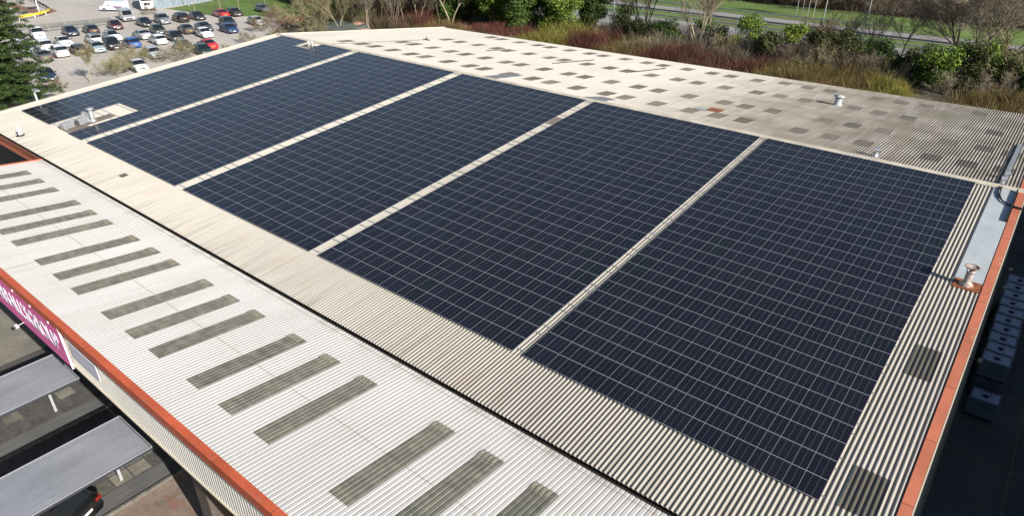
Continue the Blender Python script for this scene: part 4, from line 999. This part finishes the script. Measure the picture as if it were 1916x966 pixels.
def bare_tree_segs(h, spread, stems=1, twigs=1.0, lean=.15, r=.16, levels=4, up=.25):
    limbs = []; tw = []
    def grow(p, d, L, r, lev):
        n = 4 if lev < levels - 1 else 3; pts = [p.copy()]; dd = d.copy(); rr = r
        for k in range(n):
            dd = (dd + rand_perp(dd) * .16 + Vector((0, 0, up * .25))).normalized(); q = pts[-1] + dd * (L / n); r2 = max(.013, rr * .80)
            (limbs if lev < 2 else tw).append((tuple(pts[-1]), tuple(q), rr, r2, 0)); pts.append(q); rr = r2
            if lev < levels and (lev > 0 or k >= 1):
                nb = 2 if lev < levels - 1 else max(1, int(round(2 * twigs)))
                for _ in range(nb):
                    a = (dd + rand_perp(dd) * random.uniform(.5, 1.1) * spread).normalized(); grow(q, a, L * random.uniform(.42, .62), rr * .55, lev + 1)
    for s in range(stems):
        a = Vector((random.uniform(-lean, lean), random.uniform(-lean, lean), 1)).normalized()
        if stems > 1: a = Vector((math.cos(6.28 * s / stems + random.random()) * lean * 2, math.sin(6.28 * s / stems + random.random()) * lean * 2, 1)).normalized()
        grow(Vector((random.uniform(-.2, .2) * (stems > 1), random.uniform(-.2, .2) * (stems > 1), -.1)), a, h * .62, r * random.uniform(.75, 1), 0)
    return limbs, tw
BT = {}
def bare_proto(key, **kw):
    lm, tw = bare_tree_segs(**kw); BT[key] = (lm, tw)
def bare_tree(x, y, h, key, bark, twig, lab, name='bare_tree', cat='tree', group=None, rz=None):
    lm, tw, h0 = BT[key]; t = empty(name, (x, y, 0), random.uniform(0, 6.28) if rz is None else rz); s = h / h0; t.scale = (s, s, s)
    kk = (key, bark, twig)
    if kk not in MC: MC[kk] = (tubes_to_mesh('trunk', lm, [M[bark]], 6), tubes_to_mesh('crown', tw, [M[twig]], 3))
    link('trunk', MC[kk][0], t); link('crown', MC[kk][1], t); tag(t, lab, cat, group); return t
MC = {}
def mk(key, **kw):
    st = random.getstate(); lm, tw = bare_tree_segs(**kw); top = max(max(s[1][2] for s in tw), max(s[1][2] for s in lm)); BT[key] = (lm, tw, top)
mk('tall_a', h=12, spread=.65, stems=1, twigs=1.0, r=.17, levels=4); mk('tall_b', h=12, spread=.55, stems=2, twigs=1.0, r=.14, levels=4, lean=.12)
mk('multi', h=12, spread=.5, stems=5, twigs=.5, r=.15, levels=3, lean=.2); mk('big', h=14, spread=.75, stems=4, twigs=1, r=.26, levels=4, lean=.24, up=.2)
mk('bush', h=4, spread=.95, stems=7, twigs=1.0, r=.035, levels=3, lean=.45, up=.15); mk('bush_b', h=4, spread=1.0, stems=9, twigs=.6, r=.03, levels=3, lean=.5, up=.1)

def leaf_cloud(centres, radii, n, size, squash=.8, out=1.0, droop=0.0):
    """quads spread in the outer part of lumps"""
    C_ = np.array(centres, float); R_ = np.array(radii, float); w = R_ ** 2; w /= w.sum(); idx = rng.choice(len(C_), n, p=w)
    d = rng.normal(size=(n, 3)); d /= np.linalg.norm(d, axis=1, keepdims=True); rad = R_[idx] * (rng.random(n) ** .33) * (1 + rng.normal(0, .07, n))
    P_ = C_[idx] + d * rad[:, None] * np.array([1, 1, squash]); P_[:, 2] = np.maximum(P_[:, 2], .1)
    nrm = d * out + rng.normal(size=(n, 3)) * .75; nrm[:, 2] += .25; nrm /= np.linalg.norm(nrm, axis=1, keepdims=True)
    u = np.cross(nrm, rng.normal(size=(n, 3))); u /= np.linalg.norm(u, axis=1, keepdims=True); v = np.cross(nrm, u)
    s = size * (.6 + .8 * rng.random(n))[:, None]; V = np.stack([P_ - u * s, P_ - v * s * .5, P_ + u * s, P_ + v * s * .5], 1)
    F = np.arange(n * 4).reshape(-1, 4); return V.reshape(-1, 3), F
EV = {}
def evergreen(x, y, h, r, key, leaf, lab, name='evergreen_bush', cat='bush', n=9000, size=.17):
    t = empty(name, (x, y, 0), 0); tag(t, lab, cat)
    cs = []; rs = []; nl = 16
    for i in range(nl):
        a = random.uniform(0, 6.28); q = math.sqrt(random.random()) * r * .68; z = random.uniform(.16, .84) * h
        k = 1 - .55 * max(0, (z / h - .45)) / .55; cs.append((q * math.cos(a) * k, q * math.sin(a) * k, z)); rs.append(r * random.uniform(.26, .46))
    V, F = leaf_cloud(cs, rs, n, size); link('crown', fastmesh('crown', V, F, [M[leaf]]), t)
    sg_ = [((0, 0, 0), c, .07, .03, 0) for c in cs[:9]]; link('trunk', tubes_to_mesh('trunk', sg_, [M['bark_dark']], 5), t); return t
def thicket(name, x0, x1, y0, y1, h, stem, lab, n=1500, cat='shrubs', lean=.22, r=.022):
    segs = []; area = (x1 - x0) * (y1 - y0); nc = max(4, int(area / 3.0)); cl = [(random.uniform(x0, x1), random.uniform(y0, y1), random.uniform(.45, 1.2)) for _ in range(nc)]
    for i in range(n):
        cx, cy, ch = random.choice(cl); x = cx + random.gauss(0, .55); y = cy + random.gauss(0, .55)
        L = h * ch * random.uniform(.55, 1.0); lx = (x - cx) * .35 + random.gauss(0, lean * .6); ly = (y - cy) * .35 + random.gauss(0, lean * .6)
        p0 = (x, y, 0); p1 = (x + lx * L * .45, y + ly * L * .45, L * .55); p2 = (x + lx * L, y + ly * L, L)
        segs.append((p0, p1, r, r * .8, 0)); segs.append((p1, p2, r * .8, r * .35, 0))
        if random.random() < .7:
            a = random.uniform(0, 6.28); segs.append((p1, (p1[0] + math.cos(a) * .4, p1[1] + math.sin(a) * .4, p1[2] + L * .35), r * .6, r * .3, 0))
    o = link(name, tubes_to_mesh(name, segs, [M[stem]], 3)); tag(o, lab, cat, kind='stuff'); return o
# --- dogwood and willow band behind the building
TK = [
 ('stem_red', -86, -78, 70, 80, 3.0, 'rusty red stemmed thicket behind the far corner of the roof', 1300),
 ('stem_gold', -86, -67, 69, 77, 1.6, 'golden brown stems mixed through the red thicket at the far corner', 2000),
 ('stem_red', -76, -68, 70, 77, 1.7, 'dark red stemmed thicket in front of the tall evergreens', 1500),
 ('stem_straw', -66, -53, 68, 73, 1.3, 'pale dry grass clumps at the roof edge before the evergreens', 1800),
 ('stem_red', -66, -58, 73, 78, 2.3, 'low red stemmed thicket at the foot of the laurel', 2000),
 ('stem_yellow', -56, -48, 70, 82, 3.2, 'bright yellow green willow stems beside the laurel', 2600),
 ('stem_red', -47.5, -42, 68, 79, 3.2, 'crimson stemmed thicket right of the yellow willow', 2400),
 ('stem_gold', -42.5, -36, 68, 78, 2.7, 'olive gold stems in the middle of the back hedge', 2400),
 ('stem_straw', -41, -33, 76, 84, 3.0, 'pale twiggy stems behind the olive gold hedge', 1600),
 ('stem_red', -35, -29.5, 70, 79, 3.0, 'dull crimson stems below the pair of bare trees', 1500),
 ('stem_brown', -30, -22.5, 70, 82, 3.0, 'brown red bramble stems left of the round laurel', 1600),
 ('stem_red', -29, -18, 70, 79, 2.8, 'brownish red stems below the round laurel', 1500),
 ('stem_gold', -19, -5, 71, 81, 2.6, 'long golden brown thicket behind the grey roof vent', 4200),
 ('stem_yellow', -4.6, -1, 72, 80, 2.8, 'yellow gold stems left of the big dark laurel', 1500),
 ('stem_gold', 3.5, 12, 70, 80, 2.4, 'golden brown thicket at the right hand edge', 2600),
 ('twig_brown', -104, -90, 72, 84, 5.0, 'brown leafless undergrowth behind the left of the tree belt', 3600),
 ('twig_grey', -92, -80, 78, 88, 6.0, 'grey leafless undergrowth behind the pale trunks', 3600),
 ('twig_olive', -101, -89, 64, 72, 2.8, 'olive leafless undergrowth in the tree belt', 2600),
 ('stem_brown', -88, -80, 66, 72, 2.2, 'low brown brambles at the far back corner of the roof', 1500),
 ('twig_brown', -50, -38, 84, 93, 2.8, 'dark twiggy undergrowth below the multi-stemmed bare tree', 2600),
 ('twig_grey', -36, -22, 80, 92, 3.0, 'grey twiggy undergrowth before the main road', 3200),
 ('twig_brown', -20, -6, 82, 93, 3.4, 'brown twiggy undergrowth before the main road at right', 3400),
 ('twig_brown', -4, 14, 88, 94, 3.4, 'brown twiggy undergrowth under the spreading tree', 3000),
 ('stem_brown', -8, 6, 66, 71, 1.4, 'low brown brambles hugging the back wall at right', 2000),
 ('stem_brown', -60, -8, 60, 68, 1.2, 'low brown brambles hugging the long back wall', 4200),
]
for st, x0, x1, y0, y1, h, lab, n in TK: thicket('shrub_thicket', x0, x1, y0, y1, h, st, lab, n)
# --- evergreens
EVS = [
 (-75.0, 81.5, 9.5, 4.4, 'leaf_dark', 'big dark evergreen with a bright laurel at its right'), (-69.5, 80.5, 8.0, 3.8, 'leaf_laurel', 'bright green laurel between dark evergreens, over red stems'),
 (-63.5, 80.0, 8.5, 4.0, 'leaf_mid', 'rounded mid green evergreen over low red stems'),
 (-72.5, 82.5, 6.5, 3.6, 'leaf_fresh', 'yellow green bush standing in front of the dark evergreens'), (-79.5, 79, 5.0, 3.0, 'leaf_mid', 'small green bush at the foot of the pale trunked trees'),
 (-34.5, 91.5, 4.4, 2.8, 'leaf_mid', 'low olive bush behind the pair of bare trees'), (-44.0, 86.0, 3.6, 3.0, 'leaf_dark', 'dark low bush under the multi-stemmed tree'),
 (-36.5, 86.0, 3.4, 2.6, 'leaf_mid', 'small olive bush left of the pair of bare trees'), (-15.8, 89.5, 5.2, 2.8, 'leaf_dark', 'dark bush right of the light green spring bush'),
 (-10.0, 86.0, 5.0, 3.0, 'leaf_dark', 'dark bush between two tangled bushes'), (-4.6, 86.0, 3.4, 2.4, 'leaf_dark', 'low dark bush below the tarmac gap'), (2.6, 88.5, 6.5, 3.0, 'leaf_mid', 'olive green bush under the large spreading tree'),
 (12.0, 84.5, 4.6, 3.0, 'leaf_mid', 'low green bush at the right picture edge'), (7.8, 86.0, 5.4, 2.8, 'leaf_dark', 'dark bush behind the golden thicket at right'),
 (-80.5, 84.5, 8.0, 4.2, 'leaf_dark', 'dark evergreen just left of the bright yellow green bush'), (-83.5, 92, 12, 5.5, 'leaf_dark', 'tall dark evergreen behind the tree belt, near its right end'), (-92, 88, 11, 5.5, 'leaf_dark', 'tall dark evergreen behind the middle of the tree belt'),
 (-101, 92, 12, 6, 'leaf_dark', 'tall dark evergreen at the back behind the olive trees'), (-111, 90, 12, 6, 'leaf_dark', 'tall dark evergreen at the back above the tarpaulin'), (-75, 95, 11, 5, 'leaf_mid', 'tall mid green evergreen at the back of the evergreen group'),
 (-66, 94, 11, 5, 'leaf_dark', 'tall dark evergreen at the back of the evergreen group'), (-122, 86, 12, 6, 'leaf_dark', 'tall dark evergreen at the back behind the grass bank'),
 (-76.5, 86, 9, 4.6, 'leaf_fresh', 'bright yellow green bush left of the dark evergreen mass'), (-70, 88, 11, 5.2, 'leaf_dark', 'tall dark evergreen in the middle of the evergreen group'),
 (-66.5, 84, 8.5, 4.2, 'leaf_laurel', 'bright green laurel at the left of the evergreen group'), (-60.5, 86, 10, 4.6, 'leaf_mid', 'mid green evergreen behind the yellow green laurel'),
 (-56.8, 83.4, 8.5, 4.3, 'leaf_laurel', 'glossy yellow green laurel above the yellow willow'), (-53.5, 88.5, 9, 4.0, 'leaf_dark', 'dark evergreen at the right end of the evergreen group'),
 (-47.5, 88.5, 5.5, 2.8, 'leaf_dark', 'low dark bush at the foot of the multi-stemmed bare tree'), (-40, 88, 4.5, 3.2, 'leaf_mid', 'olive green bush before the road, right of the bare stems'),
 (-25.6, 88.5, 6.5, 3.4, 'leaf_laurel', 'round laurel bush left of the grey lamp post'), (-29.5, 87.5, 4.6, 2.4, 'leaf_dark', 'dark low bush left of the round laurel'),
 (-18.6, 88.0, 6.0, 2.9, 'leaf_fresh', 'light green spring bush right of the grey lamp post'), (-21.8, 86.5, 4.6, 2.6, 'leaf_dark', 'dark shaded bush under the round laurel'),
 (-12.5, 87.5, 5.8, 3.3, 'leaf_dark', 'dark tangled bush in front of the road'), (-7.5, 89, 5.4, 3.0, 'leaf_mid', 'olive tangled bush left of the gap showing tarmac'),
 (.6, 83.6, 6.3, 3.4, 'leaf_laurel', 'big laurel with bright leaves at right above the roof'), (-1.6, 86.5, 6, 3.0, 'leaf_dark', 'dark evergreen left of the big right hand laurel'),
 (4.6, 85.2, 6.5, 3.2, 'leaf_dark', 'dark evergreen right of the big laurel'), (5.6, 88.5, 6.5, 3.1, 'leaf_laurel', 'second bright laurel at right beneath the spreading bare tree'),
 (9.5, 93.2, 7.0, 3.2, 'leaf_fresh', 'fresh green bush under the right side of the spreading tree'), (12.6, 88, 5.0, 3.2, 'leaf_dark', 'dark bush touching the right edge of the picture'),
 (-88, 90, 9, 4.5, 'leaf_mid', 'green evergreen behind the bare pale trunk'), (-97, 84, 10, 5, 'leaf_dark', 'dark evergreen behind the bare tree belt'),
 (-107, 82, 11, 6, 'leaf_dark', 'dark evergreen at the back of the bare belt, near the top'), (-117, 78, 11, 6, 'leaf_dark', 'dark evergreen above the grey tarpaulin'),
 (-126, 76, 10, 6, 'leaf_dark', 'dark evergreen behind the grass bank'), (-133, 78, 9, 5, 'leaf_dark', 'dark evergreen at the left end of the back belt'),
 (-100, 70, 5, 3.2, 'leaf_mid', 'low ivy covered bush among the bare trees'),
]
for x, y, h, r, lf, lab in EVS:
    far = x > -50; evergreen(x, y, h * 1.0, r, None, lf if not (far and lf == 'leaf_dark') else 'leaf_olive', lab, n=int(5500 * (r / 3.2) ** 1.6 * (.62 if far else 1.1)), size=.155 if far else .18)
# --- pine by the far corner
t = empty('pine_tree', (-80, 6.6, 0)); tag(t, 'big dark green conifer at the left edge beside the car park', 'tree')
segs = [((0, 0, 0), (0, 0, 27.5), .45, .06, 0)]; Vs = []; Fs = []; off = 0; PH_ = 30.0
for lev in range(34):
    z = 1.2 + lev * .76; R0 = 5.3 * (1 - z / PH_) ** .5 + .2; nb = 10 if lev < 22 else 7
    for k in range(nb):
        a = 6.283 * (k + random.random() * .7) / nb + lev * .7; L = R0 * random.uniform(.72, 1.08); zt_ = z + L * random.uniform(-.06, .10)
        tip = (L * math.cos(a), L * math.sin(a), zt_); segs.append(((0, 0, z), tip, .06, .015, 0))
        cs = []; rs = []
        for q in np.linspace(.15, 1, max(3, int(L / .75))):
            for _ in range(2):
                cs.append((tip[0] * q + random.gauss(0, .3), tip[1] * q + random.gauss(0, .3), z + (zt_ - z) * q + random.uniform(-.1, .25))); rs.append(random.uniform(.35, .62) * (1.0 if q < .9 else .75))
        V, F = leaf_cloud(cs, rs, int(230 * L), .078, squash=.42, out=.8); Vs.append(V); Fs.append(F + off); off += len(V)
link('crown', fastmesh('crown', np.concatenate(Vs), np.concatenate(Fs), [M['leaf_pine']]), t); link('trunk', tubes_to_mesh('trunk', segs, [M['bark_dark']], 5), t)
# --- bare bushes and trees round the car park
BB = [
 (-85.9, 17.8, 5.9, 'tall_a', 'bark_pale', 'twig_olive', 'slim pale bare tree between the lone blue saloon and the roof', 'bare_tree', 'tree'),
 (-84.8, 13.4, 1.9, 'bush', 'twig_brown', 'twig_brown', 'low bare bush right of the lone blue saloon', 'bare_bush', 'bush'),
 (-87.0, 21.3, 3.1, 'bush', 'twig_olive', 'twig_olive', 'lichened olive bush by the roof edge, left of its pair', 'bare_bush', 'bush'),
 (-88.6, 23.4, 3.1, 'bush_b', 'twig_olive', 'twig_olive', 'lichened olive bush by the roof edge, right of its pair', 'bare_bush', 'bush'),
 (-98.5, 28.5, 2.1, 'bush_b', 'twig_grey', 'twig_grey', 'grey green bush in front of the black off-roader', 'bare_bush', 'bush'),
 (-92.2, 27.2, 2.6, 'bush', 'twig_olive', 'twig_olive', 'straw coloured bush around the pale silver car', 'bare_bush', 'bush'),
 (-90.0, 29.6, 2.2, 'bush_b', 'twig_grey', 'twig_grey', 'grey bush over the silver hatchback', 'bare_bush', 'bush'),
 (-90.5, 33.0, 2.9, 'bush', 'twig_olive', 'twig_olive', 'olive bush left of the black green hatchback', 'bare_bush', 'bush'),
 (-87.6, 31.6, 2.2, 'bush_b', 'twig_grey', 'twig_grey', 'grey bush touching the roof edge below the olive bush', 'bare_bush', 'bush'),
 (-86.2, 38.0, 2.0, 'bush', 'twig_grey', 'twig_grey', 'grey bush right of the red coupe', 'bare_bush', 'bush'),
 (-86.6, 43.0, 2.2, 'bush_b', 'twig_olive', 'twig_olive', 'olive grey bush at the roof edge near the corner', 'bare_bush', 'bush'),
 (-92.6, 45.0, 2.1, 'bush', 'twig_grey', 'twig_grey', 'grey bush below the navy hatchback', 'bare_bush', 'bush'),
 (-99.5, 52.0, 3.0, 'bush', 'twig_brown', 'twig_brown', 'brown twiggy bush right of the navy hatchback', 'bare_bush', 'bush'),
 (-104.0, 58.0, 3.2, 'bush_b', 'twig_brown', 'twig_brown', 'brown twiggy bush hiding the silver car', 'bare_bush', 'bush'),
 (-99.0, 57.0, 2.9, 'bush', 'twig_grey', 'twig_grey', 'grey brown bush at the car park right side', 'bare_bush', 'bush'),
 (-93.5, 51.5, 2.2, 'bush_b', 'twig_brown', 'twig_brown', 'low brown bush near the ridge end', 'bare_bush', 'bush'),
 (-110.5, 62.5, 2.7, 'bush', 'twig_olive', 'twig_olive', 'olive bush at the right end of the grass', 'bare_bush', 'bush'),
 (-131.5, 48.0, 2.1, 'bush_b', 'twig_brown', 'bark_dark', 'dark brown bush in front of the lorry', 'bare_bush', 'bush'),
 (-89.5, 57.0, 2.6, 'bush', 'twig_olive', 'twig_olive', 'olive bush just above the far roof corner', 'bare_bush', 'bush'),
]
for x, y, h, key, bk, tw, lab, nm, ct in BB: bare_tree(x, y, h, key, bk, tw, lab, nm, ct)
# belt of bare trees
BELT = [(-103, 66, 8, 'tall_a', 'bark', 'twig_olive'), (-99, 60.5, 8.5, 'tall_b', 'bark', 'twig_olive'), (-95.5, 63, 9, 'tall_a', 'bark', 'twig_brown'), (-93.5, 58.5, 6.5, 'bush', 'twig_olive', 'twig_olive'), (-97, 71, 10, 'tall_b', 'bark', 'twig_grey'),
        (-91, 66, 10, 'tall_a', 'bark_pale', 'twig_grey'), (-89.5, 61.5, 9.5, 'tall_b', 'bark_pale', 'twig_olive'), (-87.5, 69.5, 11, 'tall_a', 'bark', 'twig_olive'), (-86, 65.0, 10.5, 'tall_b', 'bark_pale', 'twig_grey'), (-84, 72, 12, 'tall_a', 'bark', 'twig_brown'),
        (-83, 68.5, 10.5, 'multi', 'bark', 'twig_grey'), (-81.8, 73.5, 13, 'tall_b', 'bark_pale', 'twig_grey'), (-78.9, 76.0, 15, 'tall_a', 'bark_dark', 'twig_brown'), (-77.0, 77.0, 15, 'tall_b', 'bark_pale', 'twig_grey'), (-92, 76, 12, 'tall_a', 'bark', 'twig_brown'),
        (-102, 76, 11, 'tall_b', 'bark', 'twig_grey'), (-108, 70, 10, 'tall_a', 'bark', 'twig_olive'), (-84.5, 79, 13, 'tall_b', 'bark', 'twig_brown')]
words = ['leftmost', 'second', 'third', 'fourth', 'fifth', 'sixth', 'seventh', 'eighth', 'ninth', 'tenth', 'eleventh', 'twelfth', 'thirteenth', 'fourteenth', 'fifteenth', 'sixteenth', 'seventeenth', 'rightmost']
Rc = Rb.inverted()
def scr(x, y, z=4):
    v = Rc @ (Vector((x, y, z)) - cam.location if False else Vector((x, y, z)) - Vector((12.8166517, -16.5957712, 22.9781962))); return v.x / -v.z
BELT.sort(key=lambda b: scr(b[0], b[1]))
tone = {'bark_pale': 'pale barked', 'bark_dark': 'dark trunked', 'bark': 'brown barked', 'twig_olive': 'olive twigged'}
for i, b in enumerate(BELT): bare_tree(b[0], b[1], b[2], b[3], b[4], b[5], '%s bare tree, %s counting rightwards in the belt behind the roof' % (tone[b[4]], words[i]), group='bare trees in the belt behind the roof')
bare_tree(-45.2, 91.5, 16, 'multi', 'bark_dark', 'twig_brown', 'multi-stemmed dark bare tree between the evergreens and the lamp post')
bare_tree(-48.5, 92.3, 12, 'multi', 'bark_dark', 'twig_brown', 'smaller multi-stemmed bare tree just right of the evergreens')
bare_tree(-32.8, 86.5, 16, 'multi', 'bark_pale', 'twig_grey', 'pale bare tree, left of the pair in front of the main road')
bare_tree(-30.8, 87.0, 15, 'tall_a', 'bark', 'twig_brown', 'brown bare tree, right of the pair in front of the main road')
bare_tree(2.6, 97.0 - 6, 18, 'big', 'bark', 'twig_grey', 'large spreading bare tree at the right over the laurels', rz=2.1)
bare_tree(-5.0, 92.5, 13, 'tall_a', 'bark_dark', 'twig_brown', 'thin dark bare tree left of the large spreading tree')
bare_tree(-9.5, 93.6, 10, 'multi', 'bark_dark', 'twig_grey', 'bare multi-stemmed tree above the dark tangled bush')
bare_tree(-14.5, 92.6, 8, 'bush', 'twig_brown', 'twig_brown', 'twiggy bare bush right of the light green spring bush', 'bare_bush', 'bush')
bare_tree(8.5, 90.0, 9, 'bush', 'twig_brown', 'twig_olive', 'twiggy bush under the spreading tree at the right edge', 'bare_bush', 'bush')
GB = [(-43.5, 87, 4.5), (-38, 84, 4.2), (-36, 90, 5), (-28, 86, 4.6), (-22.5, 90, 5.5), (-17.5, 84.5, 5), (-13, 84, 6), (-10.8, 89, 6.2), (-8, 84.5, 5.2), (-4, 84, 4), (3, 82, 4.5), (7.5, 83, 5), (11, 87, 6), (5.5, 92, 6)]
for i, (x, y, h) in enumerate(GB):
    h *= .8
    bare_tree(x, y, h, 'bush' if i % 2 else 'bush_b', 'twig_grey', 'twig_grey' if i % 3 else 'twig_olive', 'grey bare bush, %s counting rightwards in the roadside hedge' % (words[i] if i else 'leftmost'), 'bare_bush', 'bush', 'bare bushes in the roadside hedge')
o = MB().lathe((-88.2, 64.8, 0), [(2.2, 0), (1.6, .7), (.8, 1.1), (0, 1.2)], 14).build('soil_heap', mat('pinkish soil', (.36, .20, .14), .95, noise=((2, 2, 2), .2)))
tag(o, 'pinkish soil heap just above the far roof edge, under bare trees', 'soil heap')
# far hedge and wood
HW = [(-58 + i * 6.1 + random.uniform(-1.5, 1.5), 142.5 + random.uniform(-1, 4), random.uniform(6, 9)) for i in range(14)]
HW.sort(key=lambda b: scr(b[0], b[1]))
for i, (x, y, h) in enumerate(HW):
    bare_tree(x, y, h, 'big' if i % 3 == 0 else 'bush', 'bark_dark', 'twig_brown', 'brown bare tree, %s counting rightwards along the far hedge' % (words[i] if i else 'leftmost'), group='bare trees along the far hedge')
thicket('far_hedge', -80, 30, 141, 147, 2.6, 'stem_brown', 'long brown bare hedge on the far side of the grass bank', 9000, 'hedge', r=.05)
thicket('far_wood', -90, 40, 152, 200, 6.5, 'twig_brown', 'brown leafless wood beyond the far hedge', 9000, 'wood', r=.09)
# field fence in the far hedge
t = empty('field_fence', (-14, 149.5, 0)); tag(t, 'dark post and rail fence in front of the leafless wood', 'fence')
for k in range(14): MB().box((-13 + k * 2.0, 0, .9), (.14, .14, 1.8)).build('post', M['bark_dark'], t)
for z in (.5, 1.0, 1.5): MB().box((0, -.09, z), (27, .04, .14)).build('rail', M['bark_dark'], t)
# leaf litter, tarpaulin and brick heap seen through the bare belt
o = MB().add([(-94, 58.0, .3), (-87, 61.5, .3), (-86.0, 65.5, .9), (-93, 64.5, 1.1), (-90, 62, 1.0), (-94, 58, 0), (-87, 61.5, 0), (-86, 65.5, 0), (-93, 64.5, 0)], [(0, 1, 4), (1, 2, 4), (2, 3, 4), (3, 0, 4), (5, 6, 1, 0), (6, 7, 2, 1), (7, 8, 3, 2), (8, 5, 0, 3)]).build('tarpaulin', mat('grey green tarpaulin', (.075, .09, .08), .8, noise=((1, 1, 1), .2)))
tag(o, 'grey green tarpaulin heap seen through the bare trees above the roof', 'tarpaulin')
sg_ = []
mb = MB(); nA, nR = 26, 9; vs = []
for i in range(nR):
    for j in range(nA):
        q = i / (nR - 1); aa = 6.2832 * j / nA; vs.append((-104 + math.cos(aa) * q * 1.7 * random.uniform(.8, 1.2), 61.5 + math.sin(aa) * q * 3 * random.uniform(.8, 1.2), max(0, 1.0 * (1 - q) ** .8 + random.uniform(-.14, .14)) if i < nR - 1 else -.02))
mb.add(vs, [(i * nA + j, i * nA + (j + 1) % nA, (i + 1) * nA + (j + 1) % nA, (i + 1) * nA + j) for i in range(nR - 1) for j in range(nA)])
o = mb.build('brick_heap', mat('broken red brick', (.34, .10, .06), .9, noise=((3, 3, 3), .5))); tag(o, 'heap of broken red bricks among bushes at the car park edge', 'brick heap')
